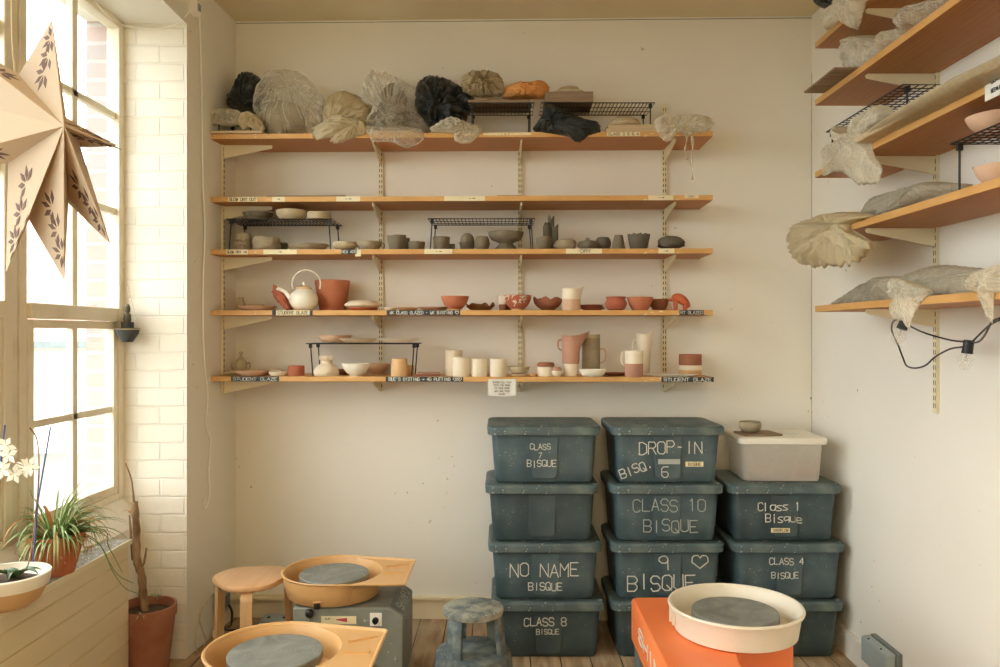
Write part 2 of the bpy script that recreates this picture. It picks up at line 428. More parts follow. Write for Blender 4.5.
# translucent star paper
m, nt, b = nodes('star_paper'); L = nt.links.new
df = N(nt, 'ShaderNodeBsdfDiffuse'); df.inputs[0].default_value = rgb(234,218,192)
tl = N(nt, 'ShaderNodeBsdfTranslucent'); tl.inputs[0].default_value = rgb(222,190,146)
ms = N(nt, 'ShaderNodeMixShader'); ms.inputs[0].default_value = .4; L(df.outputs[0], ms.inputs[1]); L(tl.outputs[0], ms.inputs[2]); L(ms.outputs[0], nt.nodes['Material Output'].inputs[0])

# painted brick (object coords: x along the reveal, z up)
def brickmat(name, c1, c2, mortar, strength=.6, ax='x', mort=.012):
    m, nt, b = nodes(name); L = nt.links.new; b.inputs['Roughness'].default_value = .8
    tc = N(nt, 'ShaderNodeTexCoord'); sp = N(nt, 'ShaderNodeSeparateXYZ'); cb = N(nt, 'ShaderNodeCombineXYZ')
    L(tc.outputs['Object'], sp.inputs[0]); L(sp.outputs[0 if ax == 'x' else 1], cb.inputs[0]); L(sp.outputs[2], cb.inputs[1])
    nz = N(nt, 'ShaderNodeTexNoise', i_Scale=9.0, i_Detail=3.0); L(tc.outputs['Object'], nz.inputs['Vector'])
    va = N(nt, 'ShaderNodeVectorMath', operation='MULTIPLY_ADD'); L(nz.outputs['Color'], va.inputs[0]); va.inputs[1].default_value = (.012,.012,0); L(cb.outputs[0], va.inputs[2])
    br = N(nt, 'ShaderNodeTexBrick', i_Scale=1.0); br.inputs['Brick Width'].default_value = .225; br.inputs['Row Height'].default_value = .084
    br.inputs['Mortar Size'].default_value = mort; br.inputs['Mortar Smooth'].default_value = .6
    br.inputs['Color1'].default_value = c1; br.inputs['Color2'].default_value = c2; br.inputs['Mortar'].default_value = mortar
    L(va.outputs[0], br.inputs['Vector']); L(br.outputs['Color'], b.inputs['Base Color'])
    n2 = N(nt, 'ShaderNodeTexNoise', i_Scale=22.0, i_Detail=5.0); L(tc.outputs['Object'], n2.inputs['Vector'])
    ma = N(nt, 'ShaderNodeMath', operation='MULTIPLY_ADD'); ma.inputs[1].default_value = -1.0; L(br.outputs['Fac'], ma.inputs[0]); L(n2.outputs[0], ma.inputs[2])
    bp = N(nt, 'ShaderNodeBump', i_Strength=strength, i_Distance=.006); L(ma.outputs[0], bp.inputs['Height']); L(bp.outputs[0], b.inputs['Normal'])
brickmat('white_brick', rgb(236,230,214), rgb(233,227,211), rgb(233,227,211), .6, mort=.006)
brickmat('red_brick', rgb(178,150,140), rgb(156,150,148), rgb(176,170,164), .3)

# floor boards: run along Y
m, nt, b = nodes('floorboards'); L = nt.links.new; b.inputs['Roughness'].default_value = .75
tc = N(nt, 'ShaderNodeTexCoord'); sp = N(nt, 'ShaderNodeSeparateXYZ'); cb = N(nt, 'ShaderNodeCombineXYZ')
L(tc.outputs['Object'], sp.inputs[0]); L(sp.outputs[1], cb.inputs[0]); L(sp.outputs[0], cb.inputs[1])
br = N(nt, 'ShaderNodeTexBrick', i_Scale=1.0); br.inputs['Brick Width'].default_value = 3.1; br.inputs['Row Height'].default_value = .14; br.inputs['Mortar Size'].default_value = .003
br.inputs['Color1'].default_value = rgb(194,168,134); br.inputs['Color2'].default_value = rgb(180,154,120); br.inputs['Mortar'].default_value = rgb(50,38,28)
L(cb.outputs[0], br.inputs['Vector'])
nz = N(nt, 'ShaderNodeTexNoise', i_Scale=5.0, i_Detail=8.0, i_Distortion=.6); mp = N(nt, 'ShaderNodeMapping'); mp.inputs['Scale'].default_value = (5, .7, 1); L(tc.outputs['Object'], mp.inputs[0]); L(mp.outputs[0], nz.inputs['Vector'])
cr = N(nt, 'ShaderNodeValToRGB'); cr.color_ramp.elements[0].position = .35; cr.color_ramp.elements[1].position = .72; cr.color_ramp.elements[0].color = (.55,.5,.45,1); cr.color_ramp.elements[1].color = (1.1,1.1,1.1,1); L(nz.outputs[0], cr.inputs[0])
mx = N(nt, 'ShaderNodeMix', data_type='RGBA', blend_type='MULTIPLY'); mx.inputs[0].default_value = 1; L(br.outputs['Color'], mx.inputs[6]); L(cr.outputs[0], mx.inputs[7])
n4 = N(nt, 'ShaderNodeTexNoise', i_Scale=3.0, i_Detail=5.0); L(tc.outputs['Object'], n4.inputs['Vector'])
mr = N(nt, 'ShaderNodeMapRange'); mr.inputs[1].default_value = .48; mr.inputs[2].default_value = .72; mr.inputs[4].default_value = .55; L(n4.outputs[0], mr.inputs[0])
m2 = N(nt, 'ShaderNodeMix', data_type='RGBA'); L(mr.outputs[0], m2.inputs[0]); L(mx.outputs[2], m2.inputs[6]); m2.inputs[7].default_value = rgb(176,164,140); L(m2.outputs[2], b.inputs['Base Color'])

# wheel head: brushed grey slip rings
m, nt, b = nodes('wheel_head'); L = nt.links.new; b.inputs['Roughness'].default_value = .5; b.inputs['Metallic'].default_value = .15
tc = N(nt, 'ShaderNodeTexCoord'); wv = N(nt, 'ShaderNodeTexWave', wave_type='RINGS', rings_direction='Z', i_Scale=22.0, i_Distortion=2.5, i_Detail=3.0); L(tc.outputs['Object'], wv.inputs['Vector'])
nz = N(nt, 'ShaderNodeTexNoise', i_Scale=7.0, i_Detail=6.0, i_Distortion=1.5); L(tc.outputs['Object'], nz.inputs['Vector'])
ma = N(nt, 'ShaderNodeMath', operation='MULTIPLY_ADD'); ma.inputs[1].default_value = .05; L(wv.outputs['Fac'], ma.inputs[0]); L(nz.outputs[0], ma.inputs[2])
cr = N(nt, 'ShaderNodeValToRGB'); cr.color_ramp.elements[0].position = .35; cr.color_ramp.elements[1].position = .8; cr.color_ramp.elements[0].color = rgb(112,114,108); cr.color_ramp.elements[1].color = rgb(158,160,152); L(ma.outputs[0], cr.inputs[0]); L(cr.outputs[0], b.inputs['Base Color'])
mat('wood_y', rgb(212,166,108), .55, rgb(196,148,90), 2.5, 6, .3, .7, stretch=(14,1,14))
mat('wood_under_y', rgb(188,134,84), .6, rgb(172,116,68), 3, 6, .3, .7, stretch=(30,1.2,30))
mat('wood_edge_y', rgb(216,170,104), .5, rgb(200,150,84), 6, 5, .3, .7, stretch=(6,1,6))
mat('ply_leg', rgb(216,180,134), .45, rgb(202,162,114), 3, 5, .3, .7, stretch=(14,14,1))
mat('tub_lid', rgb(232,228,216), .45, rgb(226,221,206), 5, 3)

m, nt, b = nodes('fill_glow'); b.inputs['Base Color'].default_value = rgb(250,240,220); b.inputs['Emission Color'].default_value = (1,.8,.55,1); b.inputs['Emission Strength'].default_value = 3  # glowing face of the added fill panels
FILL = 15
# ================================================================== the room
XL, XR, YB, YP, XW, ZC = -1.457, 1.637, -2.6, 3.695, -1.778, 3.178
S_ = 3.695/3.584
def zz(z): return EZ + (z-EZ)*S_ if z > .3 else z
def xleft(y): return -1.413 - .08*(4.244-y)
def yw(x): return 4.21 - K*x
o = MB().box((XL-.0, YB, -.06), (XR, 4.4, 0)).build('floor', 'floorboards'); struct(o)
MBw = MB().box((XL-.5, YB, -.08), (XL, 4.4, -.005)); struct(MBw.build('floor', 'floorboards'))
struct(MB().box((-2.0, YB-.1, ZC), (XR+.1, 4.45, ZC+.1)).build('ceiling', 'ceiling_paint'))
struct(MB().prism([(-1.9, yw(-1.9)), (1.75, yw(1.75)), (1.75, yw(1.75)+.15), (-1.9, yw(-1.9)+.15)], -.06, ZC).build('wall_back', 'wall_paint'))
struct(MB().box((XR, YB, -.06), (XR+.12, 4.2, ZC)).build('wall_right', 'wall_paint'))
struct(MB().box((-1.9, YB-.12, -.06), (XR+.12, YB, ZC)).build('wall_front', 'wall_paint'))
# left wall: pier with painted brick reveal, lintel, dado under the window, closed end
struct(MB().prism([(-1.8,YP+.006),(xleft(YP),YP+.006),(xleft(4.30),4.30),(-1.8,4.30)], -.08, ZC).build('wall_left', 'wall_paint'))
struct(MB().box((-1.80, YP, -.08), (XL, YP+.006, ZC)).build('wall_left', 'white_brick'))
struct(MB().box((-1.91, YP-.03, -.3), (-1.80, 4.4, ZC+.1)).build('wall_left', 'red_brick'))
struct(MB().box((-1.91, YB, zz(2.907)), (XL, YP, ZC)).build('wall_left', 'wall_paint'))
struct(MB().prism([(-1.663, 0), (-1.663, .634), (-1.755, zz(.772)), (-1.91, zz(.772)), (-1.91, 0)], YB, YP, axis='Y').build('wall_left', 'wall_paint'))
struct(MB().box((-1.91, YB, zz(.772)), (XL, YP-.8447*6, zz(2.907))).build('wall_left', 'wall_paint'))
# thin dark crack lines in the plaster at the ceiling and the corner
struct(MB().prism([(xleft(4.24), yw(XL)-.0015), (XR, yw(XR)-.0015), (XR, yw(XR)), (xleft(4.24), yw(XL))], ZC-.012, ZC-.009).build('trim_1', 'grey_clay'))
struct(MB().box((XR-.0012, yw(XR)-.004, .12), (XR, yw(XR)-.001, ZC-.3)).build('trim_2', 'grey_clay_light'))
struct(MB().prism([(XL, yw(XL)-.02), (XR, yw(XR)-.02), (XR, yw(XR)), (XL, yw(XL))], 0, .112).box((XL, yw(0)-.026, .104), (XR, yw(0)+.05, .116)).build('baseboard_back', 'trim_paint'))
struct(MB().box((XR-.018, YB, 0), (XR, yw(XR)-.02, .12)).build('baseboard_right', 'wall_paint'))

# windows along the left wall
for i in range(6):
    y1 = YP - .8447*i; y0 = y1 - .8447
    w = thing('window_%d' % (i+1), '', ''); del w['label']; del w['category']; struct(w)
    w.location = (XW, (y0+y1)/2, zz(.772))
    oy = (y0+y1)/2; oz = zz(.772)
    f = MB()
    def B(x0, x1, a, b, c, d): f.box((x0, a-oy, zz(c)-oz), (x1, b-oy, zz(d)-oz))
    B(-.03, .03, y1-.047, y1, .772, 2.907)                      # jamb
    B(-.03, .022, y0, y0+.042, .772, 2.907); B(-.03, .008, y0+.042, y0+.056, .772, 2.907); B(-.03, .022, y0+.056, y0+.1, .772, 2.907)
    ya, yb = y0+.1, y1-.047
    B(-.03, .03, ya, yb, 2.872, 2.907)
    B(-.03, .04, ya, yb, 1.565, 1.622)
    B(-.03, .03, ya, yb, .772, .80)
    c = (ya+yb)/2
    f.build('frame', 'window_paint', w, bevel=.004)
    f = MB()
    hz = (2.054, 2.48) if i == 0 else (2.09, 2.56)
    t = .014 if i == 0 else .026
    B(-.014, .014, c-.02, c+.02, 1.622, 2.872)
    for z in hz: B(-.014, .014, ya, yb, z-t, z+t)
    f.build('glazing_bars', 'window_paint', w, bevel=.003)
    f = MB()
    B(-.02, .024, ya+.004, ya+.04, .80, 1.562); B(-.02, .024, yb-.04, yb-.004, .80, 1.562)
    B(-.02, .024, ya+.04, yb-.04, .80, .838); B(-.02, .024, ya+.04, yb-.04, 1.53, 1.562)
    B(-.014, .014, c-.018, c+.018, .838, 1.53); B(-.014, .014, ya+.04, yb-.04, 1.162, 1.19)
    f.build('casement', 'window_paint', w, bevel=.003)
    f = MB(); B(-.002, .002, ya, yb, 1.62, 2.873); B(-.002, .002, ya+.03, yb-.03, .83, 1.54)
    f.build('pane', 'glass_pane', w)
    if i > 0: pass

# cables of the window wall
def on_left(px): return (1.7525-.014)/((500-px)/F+.08)
def smooth_path(pts, n=8):
    pts = [Vector(p) for p in pts]; out = []
    for i in range(len(pts)-1):
        p0, p1, p2, p3 = pts[max(i-1,0)], pts[i], pts[i+1], pts[min(i+2, len(pts)-1)]
        for k in range(n):
            t = k/n
            out.append(.5*((2*p1)+(p2-p0)*t+(2*p0-5*p1+4*p2-p3)*t*t+(3*p1-p0-3*p2+p3)*t**3))
    out.append(pts[-1]); return out
def cable(name, pts, r, m, label, cat='cable', n=8):
    pts = [Vector(p) for p in pts]; o = pts[0].copy()
    c = MB().tube([p - o for p in smooth_path(pts, n)], r, 6).build(name, m, None, o, smooth=True)
    return tag(c, label, cat)
cable('cable', [P(94,0,3.38), P(106,14,3.5), P(120,24,3.64), P(140,28,3.682), P(160,28.5,3.682), P(176,24,3.682), P(185,17,3.67), P(191,10,3.68)], .0028, 'cable_white', 'thin pale cable drooping across the head of the window recess', n=6)
cable('cable', [P(x_,y_,on_left(x_)) for x_,y_ in ((199.5,14),(200.5,40),(202,100),(203,180),(205,230),(203,300),(204.5,360),(208,395),(206,425),(211,440),(209,470),(210,495),(205,509),(204,500))], .004, 'cable_white', 'long white flex hanging down the plaster beside the shelves', n=6)
cable('cable', [P(216,585,on_left(216)), P(206,602,on_left(206)), P(199,615,on_left(199)), P(203,632,on_left(203)), P(206,640,on_left(206)), P(200,652,on_left(200)), P(195,645,on_left(195)), P(198,622,on_left(198)), P(206,600,on_left(206)+.02)], .003, 'string', 'tangled tan flex looped on the wall behind the plywood stool')
t = thing('junction_box', 'small off-white junction box high on the wall above the white flex', 'junction box', P(195,8,3.74))
MB().box((-.035,-.03,-.03), (.02,.03,.03)).build('casing', 'cable_white', t, bevel=.004)
MB().box((.018,-.018,-.015), (.024,.012,.015)).build('cover_plate', 'plate_grey', t)

# radiator cover with the plant ledge
t = thing('radiator_cover', 'cream panelled radiator cover with horizontal grooves under the window', 'radiator cover', (-1.609, 1.8, .072))
poly = [(-1.60+1.56, 0)]
z = 0; zs = [.055, .143, .231, .319, .407, .495]
front = [( .048, 0)]
for g in zs: front += [(.048, g-.003), (.043, g), (.048, g+.003)]
front += [(.048, .556)]
MB().prism([(-.04, 0)] + front + [(-.04, .556)], -1.5, 1.536, axis='Y').build('panel', 'cover_paint', t)
MB().box((-.052, -1.5, .556), (.055, 1.54, .572)).build('ledge_slab', 'ledge_grey', t)
MB().box((.055, -1.5, .554), (.062, 1.54, .574)).box((-.0525, -1.5, .572), (-.046, 1.54, .579)).build('white_lip', 'bracket_cream', t)

# ------------------------------------------------------------------ outside
t = thing('neighbouring_building', 'white rendered building with a tiled pitched roof seen through the window', 'building', (-12, 14, -.3))
MB().box((-8,-2,0), (5.9,3,1.75)).build('wall', 'outside_wall', t)
MB().prism([(-2.3,1.65),(.5,4.0),(3.3,1.65)], -8.2, 6.1, axis='X').build('roof', 'roof_tile', t)
MB().box((-8.2,-2.42,1.6), (6.1,-2.28,1.7)).build('gutter', 'machine_grey', t)
struct(MB().box((-40,-25,-.4), (-1.9,40,-.3)).build('ground', 'ground'))

# ================================================================== shelves on the back wall
SHZ = [2.501, 2.188, 1.927, 1.625, 1.297]
RZ = -math.atan(K)
def tape(parent, w0, w1, y0, y1, m, text=None, tm='ink', th=.6, seed=0, ylabel=None, name='tape_label', w=.12):
    pass
names = ['topmost', 'second', 'middle', 'fourth', 'lowest']
shelf_label = ['long wooden wall shelf at the top, loaded with bags and wire racks',
 'long wooden wall shelf holding only thin boards, above the grey clay pots',
 'long wooden wall shelf carrying the unfired grey clay pots',
 'long wooden wall shelf carrying the teapot and red terracotta bowls',
 'lowest long wooden wall shelf with cream cylinders and a hanging paper note']
shelves = []
XA, XB = (210.5-500)*3.946/F, (713-500)*3.885/F
for i, z in enumerate(SHZ):
    t = thing('wall_shelf', shelf_label[i], 'shelf', (0, 3.91, z-.025), RZ, 'long back wall shelves')
    mb = MB().box((XA, 0, 0), (XB, .295, .025))
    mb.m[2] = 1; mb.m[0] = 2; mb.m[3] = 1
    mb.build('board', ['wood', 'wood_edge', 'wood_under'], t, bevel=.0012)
    shelves.append(t)
def strip(i, x0, x1, m, text=None, tm='ink', dz=0, hh=.0245, tilt=0, fs=.6, wf=.62, w=.14):
    t = shelves[i]; a = (x0-500)*3.9/F; b = (x1-500)*3.9/F; c = (a+b)/2
    mb = MB(); l = (b-a)/2; s = math.sin(tilt)*l
    mb.add([(-l,-.0006,-hh/2-s),(l,-.0006,-hh/2+s),(l,-.0006,hh/2+s),(-l,-.0006,hh/2-s),(-l,0,-hh/2-s),(l,0,-hh/2+s),(l,0,hh/2+s),(-l,0,hh/2-s)], [(0,1,2,3),(7,6,5,4),(0,4,5,1),(1,5,6,2),(2,6,7,3),(3,7,4,0)])
    o = mb.build('tape_label', m, t, (c, -.0004, .0125+dz))
    if text:
        adv = 2*l*.92/max(1, len(text)); h = min(hh*fs, adv/(wf*1.25))
        wff = adv/1.25/h
        write(text, (0,-.001,0), (1,0,0), (0,0,1), h, tm, o, 'lettering', w=w, seed=int(x0), wf=min(wff, .95), n_off=.0006)
strip(1,225,255,'tape_pale','SLOW DRY OUT'); strip(1,270,283,'tape_pale','>'); strip(1,335,359,'tape_pale','->'); strip(1,444,460,'tape_pale'); strip(1,458,485,'tape_pale','->')
strip(1,648,673,'tape_pale','->'); strip(1,684,698,'tape_pale','DRY', hh=.014, dz=.005)
strip(2,223,245,'tape_pale','SLOW DRY IN'); strip(2,261,295,'tape_pale','>'); strip(2,340,356,'tape_black','NEW ADD','chalk'); strip(2,354,360,'tape_pale', dz=-.006, hh=.034)
strip(2,424,452,'tape_pale','->'); strip(2,566,602,'tape_pale','-DRY'); strip(2,658,674,'tape_pale','>')
strip(3,270,274,'tape_black'); strip(3,274,308,'tape_pale','STUDENT GLAZE'); strip(3,308,311,'tape_black'); strip(3,386,460,'tape_black','WK CLASS GLAZED - WK BISTING @','chalk', fs=.7, w=.2)
strip(3,679,703,'tape_black','RT GLAZED','chalk')
strip(4,228,277,'tape_black','STUDENT GLAZE','chalk'); strip(4,385,463,'tape_black',"DUE'S BISTING > 4G PUTTING @@@",'chalk', fs=.75, w=.2); strip(4,661,713,'tape_black','STUDENT GLAZE','chalk', fs=.65, w=.18)
strip(0,483,531,'tape_pale','- 1 2 3 -  ', hh=.012, dz=.004); strip(0,607,640,'tape_pale','CLASS 3 5 6 A', hh=.02, dz=0)
# paper note hanging from the lowest shelf
t = shelves[4]; a = (502-500)*3.9/F
n = MB().box((-.0685,-.001,-.083), (.0685,0,.0))
n = n.build('paper_note', 'paper', t, (a, -.0016, .014))
for k, s in enumerate(['GLAZED ALL YOUR','POTS THE BASE','IN YOUR WORK','WAX AND YOUR','GLAZE']):
    write(s, (0,-.0012,-.016-.0145*k), (1,0,0), (0,0,1), .0075, 'ink', n, 'lettering', w=.14, seed=k, wf=.66)

# uprights
def upright(name_label, x, y, z0, z1, brz, blen, facing, group):
    """facing: unit vector pointing off the wall"""
    n = Vector(facing); u = Vector((0,0,1)).cross(n)
    t = thing('shelf_upright', name_label, 'shelf bracket', (x, y, z0), 0, group)
    mb = MB(); w = .0125
    def q(a, b, c): return u*a + n*b + Vector((0,0,c))
    def bx(a0, a1, b0, b1, c0, c1, m=0):
        vs = [q(a,b,c) for c in (c0,c1) for a,b in ((a0,b0),(a1,b0),(a1,b1),(a0,b1))]
        mb.add(vs, [(3,2,1,0),(4,5,6,7),(0,1,5,4),(1,2,6,5),(2,3,7,6),(3,0,4,7)], m)
    bx(-w, w, 0, .012, 0, z1-z0)
    k = 0; z = .02
    while z < z1-z0-.03:
        for s in (-1, 1): bx(s*.0056-.0019, s*.0056+.0019, .0118, .0124, z, z+.017, 1)
        z += .0285
    mb.build('rail', ['bracket_cream', 'slot_dark'], t)
    for bz in brz:
        b = MB(); h0, h1 = .068, .017; zz = bz - z0
        pts = []
        for a in (-.004, .004):
            pts += [q(a,.012,zz), q(a,blen-.006,zz), q(a,blen,zz-.006), q(a,blen-.004,zz-h1), q(a,.012,zz-h0)]
        b.add(pts, [(0,1,2,3,4),(9,8,7,6,5)] + [(i,(i+5),(i+1)%5+5,(i+1)%5) for i in range(5)])
        b.build('bracket', 'bracket_cream', t)
for px in (381, 520, 664):
    Y = yline(px, 4.208); x = (px-500)*Y/F
    upright({381:'cream slotted upright nearest the teapot holding the long shelves', 520:'middle cream slotted upright behind the pots, beside the pedestal bowl', 664:'cream slotted upright under the beige bag end of the long shelves'}[px], x, Y-.001, 1.205, 2.50 if px != 664 else 2.72, [z-.0265 for z in SHZ], .27, (0,-1,0), 'uprights on the back wall')
upright('cream slotted upright in the corner by the hanging white flex', xleft(4.07)+.001, 4.07, 1.20, 2.50, [z-.0265 for z in SHZ], .26, (1,0,0), 'uprights on the back wall')

# ------------------------------------------------------------------ shelves on the right wall
XF = 1.345
RZS = [2.752, 2.508, 2.200, 1.931, 1.628]
rlabel = ['short high wooden shelf under the ceiling on the right-hand wall','wooden shelf overhung by a thin grey board on the side wall',
 'wooden side wall shelf carrying the long wrapped board and a wire rack','wooden side wall shelf with beige plastic spilling off its end','lowest wooden side wall shelf with the string lights hooked under it']
rlabel[0] = 'highest wooden shelf on the side wall, touching the top of the picture'
rs = []
for i, z in enumerate(RZS):
    t = thing('wall_shelf', rlabel[i], 'shelf', (XF, 3.39, z-.026), 0, 'side wall shelves')
    mb = MB().box((0, -2.3, 0), (XR-.001-XF, 0, .026)); mb.m[0] = 2; mb.m[5] = 1; mb.m[4] = 1
    # wood grain runs along Y on this wall
    mb.build('board', ['wood_y', 'wood_edge_y', 'wood_under_y'], t, bevel=.0012); rs.append(t)
upright('cream slotted upright on the side wall behind the string light cable', XR-.001, 2.968, 1.212, 2.95, [z-.0275 for z in RZS], .27, (-1,0,0), 'side wall uprights')
# card on the third side shelf
n = MB().box((-.001,-.16,-.022), (0,0,.058)).build('paper_card', 'paper', rs[2], (-.0005, 2.2-3.39, .0))
write('CLAY CLUB', (-.0012,-.075,.026), (0,-1,0), (0,0,1), .014, 'ink', n, 'lettering', w=.13, seed=4, wf=.6)
write('REPAIRS ONLY', (-.0012,-.078,-.002), (0,-1,0), (0,0,1), .011, 'ink', n, 'lettering', w=.13, seed=5, wf=.6)
n = MB().box((-.001,-.02,0), (0,.02,.02)).build('tape_label', 'tape_pale', rs[4], (-.0004, (1.345*F/397)-3.39, .003))
write('G', (-.0012,0,.01), (0,-1,0), (0,0,1), .012, 'ink', n, 'lettering')

# ================================================================== camera, light
cam = bpy.data.cameras.new('camera'); cam.sensor_width = 36; cam.lens = F/1000*36; co = bpy.data.objects.new('camera', cam); COL.objects.link(co)
co.location = (0, 0, EZ); co.rotation_euler = (PI/2, 0, 0); scene.camera = co; cam.clip_start = .02
w = bpy.data.worlds.new('sky'); scene.world = w; w.use_nodes = True
w.node_tree.nodes['Background'].inputs[0].default_value = (.92, .965, 1.0, 1); w.node_tree.nodes['Background'].inputs[1].default_value = 6.0
for k,(x_,y_) in enumerate(((.1,.2),(.1,-1.5))):  # unseen warm fill panels, added to brighten and yellow the room
    t = thing('fill_light', ['square warm ceiling light panel over the middle of the room','square warm ceiling light panel near the rear wall'][k], 'ceiling light', (x_,y_,ZC-.001))
    MB().box((-.33,-.33,-.06),(.33,.33,0)).build('housing','cable_white',t,bevel=.004)
    MB().box((-.30,-.30,-.066),(.30,.30,-.0605)).build('diffuser','fill_glow',t)
    l = bpy.data.lights.new('fill_lamp','AREA'); l.size = .6; l.energy = FILL; l.color = (1,.80,.46)
    lo = bpy.data.objects.new('fill_lamp', l); COL.objects.link(lo); lo.location = (x_,y_,ZC-.07)
vs = scene.view_settings; scene.display_settings.display_device = 'sRGB'; vs.view_transform = 'Standard'; vs.look = 'None'; vs.gamma = 1; vs.exposure = .5; vs.use_curve_mapping = False
scene.cycles.max_bounces = 10; scene.cycles.diffuse_bounces = 7; scene.cycles.transparent_max_bounces = 16; scene.cycles.sample_clamp_indirect = 6
scene.cycles.use_denoising = True
# ================================================================== pots on the shelves
def place(px0, px1, d):
    """x, Y at a distance d behind the front edge of the back-wall shelves, and the width in metres"""
    c = (px0+px1)/2; Y = yline(c, 3.91+d)
    return (c-500)*Y/F, Y, (px1-px0)*Y/F
def vessel(outer, t=.07, floor=.06):
    """outer: (r, z) bottom to rim, r in half widths, z in heights; returns closed profile with an inside"""
    o = list(outer)
    rim = o[-1]
    inner = [(max(r-t, .02), z) for r, z in reversed(o) if z > floor*1.2]
    inner[0] = (rim[0]-t, rim[1]-.002)
    return [(0, o[0][1])] + o + [(rim[0]-t*.3, rim[1]+.012)] + inner + [(inner[-1][0]*.9, floor), (0, floor)]
SH = {
 'cyl': [(.93,0),(.98,.03),(1,.5),(.99,.98)],
 'cup': [(.80,0),(.86,.04),(.95,.5),(1,.98)],
 'beaker': [(1,0),(.99,.3),(.93,.7),(.90,.98)],
 'bucket': [(.72,0),(.74,.04),(.88,.5),(1,.98)],
 'bowl': [(.42,0),(.44,.08),(.70,.30),(.90,.62),(1,.97)],
 'bowl_round': [(.5,0),(.72,.12),(.93,.36),(1,.62),(.95,.96)],
 'dish': [(.62,0),(.74,.1),(.92,.5),(1,.95)],
 'plate': [(.60,0),(.66,.12),(.88,.55),(1,.92)],
 'pot': [(.55,0),(.78,.1),(.97,.38),(.98,.55),(.82,.78),(.84,.85),(.93,.97)],
 'round': [(.5,0),(.8,.14),(.98,.42),(.97,.65),(.82,.90),(.72,.98)],
 'footbowl': [(.62,0),(.66,.05),(.58,.16),(.40,.34),(.42,.42),(.80,.58),(.96,.80),(1,.97)],
 'jug': [(.62,0),(.64,.03),(.70,.35),(.78,.6),(.80,.85),(.84,.97)],
}
def smoothprof(pts, n=3):
    out = []
    for i in range(len(pts)-1):
        p0, p1, p2, p3 = pts[max(i-1,0)], pts[i], pts[i+1], pts[min(i+2, len(pts)-1)]
        for k in range(n):
            t = k/n
            out.append(tuple(.5*((2*p1[j])+(p2[j]-p0[j])*t+(2*p0[j]-5*p1[j]+4*p2[j]-p3[j])*t*t+(3*p1[j]-p0[j]-3*p2[j]+p3[j])*t**3) for j in (0,1)))
    out.append(pts[-1]); return [(max(r,0), z) for r, z in out]
GRP = ['boards on the second shelf']*0
cnt = 0
def pot(name, label, cat, shelf, px0, px1, ytop, m, shape='cyl', d=.08, t=None, bands=None, jit=0, wave=None, sy=1, handle=None, group=None, z0=None, tilt=0, knob=None, extra=None, d_hm=None, floor=None, spout=None):
    global cnt; cnt += 1
    x, Y, w = place(px0, px1, d)
    zb = (SHZ[shelf] if z0 is None else z0) + .0005
    h = EZ - (ytop-333.5)*Y/F - zb
    r = w/2
    prof = SH[shape] if isinstance(shape, str) else shape
    tt = t if t is not None else min(.3, .0045/r)
    pr = vessel(smoothprof(prof), tt, floor if floor is not None else min(.35, .006/h))
    pr = [(a*r, b*h) for a, b in pr]
    mats = [m] + ([b[1] for b in bands] if bands else [])
    def mf(z):
        k = 0
        if bands:
            for i, (zz, _) in enumerate(bands):
                if z/h >= zz: k = i+1
        return k
    mb = MB()
    if bands:                         # split the profile at band limits
        q = [pr[0]]
        for a, b in zip(pr, pr[1:]):
            for zz in sorted([z_[0]*h for z_ in bands], reverse=b[1] < a[1]):
                if (a[1]-zz)*(b[1]-zz) < 0:
                    k = (zz-a[1])/(b[1]-a[1]); q.append((a[0]+(b[0]-a[0])*k, zz))
            q.append(b)
        pr = q
    mb.lathe(pr, 40, mfun=mf, jit=jit, seed=cnt*1.3, sy=sy, rimwave=wave)
    if spout:                          # pull a spout: move verts near the rim outward at angle
        a0, pull, sharp = spout
        for v in mb.v:
            a = math.atan2(v.y, v.x); da = (a-a0+PI) % (2*PI) - PI
            k = math.exp(-(da/sharp)**2) * max(0, (v.z/h-.62)/.38)**1.3
            v.x += math.cos(a0)*pull*k*r; v.y += math.sin(a0)*pull*k*r; v.z += .12*h*k if pull > .3 else 0
    if extra: extra(mb, r, h)
    rz = -x*.2
    if handle or knob:
        root = thing(name, label, cat, (x, Y, zb), rz, group)
        mb.build('body', mats, root, smooth=50)
        if handle:
            a, z0h, z1h, out, tk = handle[:5]; ca, sa = math.cos(a), math.sin(a)
            rr = r*(handle[5] if len(handle) > 5 else .9)
            pts = [(ca*rr, sa*rr, z1h*h), (ca*(rr+out*.7), sa*(rr+out*.7), (z1h+.02)*h), (ca*(rr+out), sa*(rr+out), (z0h*.35+z1h*.65)*h), (ca*(rr+out*.8), sa*(rr+out*.8), (z0h*.8+z1h*.2)*h), (ca*(rr-.002), sa*(rr-.002), z0h*h)]
            hb = MB().tube(smooth_path(pts, 5), tk, 8)
            hb.build('handle', handle[6] if len(handle) > 6 else mats[-1], root, smooth=True)
        if knob: knob(root, r, h)
        return root
    o = mb.build(name, mats, None, (x, Y, zb), rz, smooth=50)
    return tag(o, label, cat, group)
G0, G3, G4 = 'unfired pots on the middle shelf', 'fired pots on the fourth shelf', 'pots on the lowest shelf'
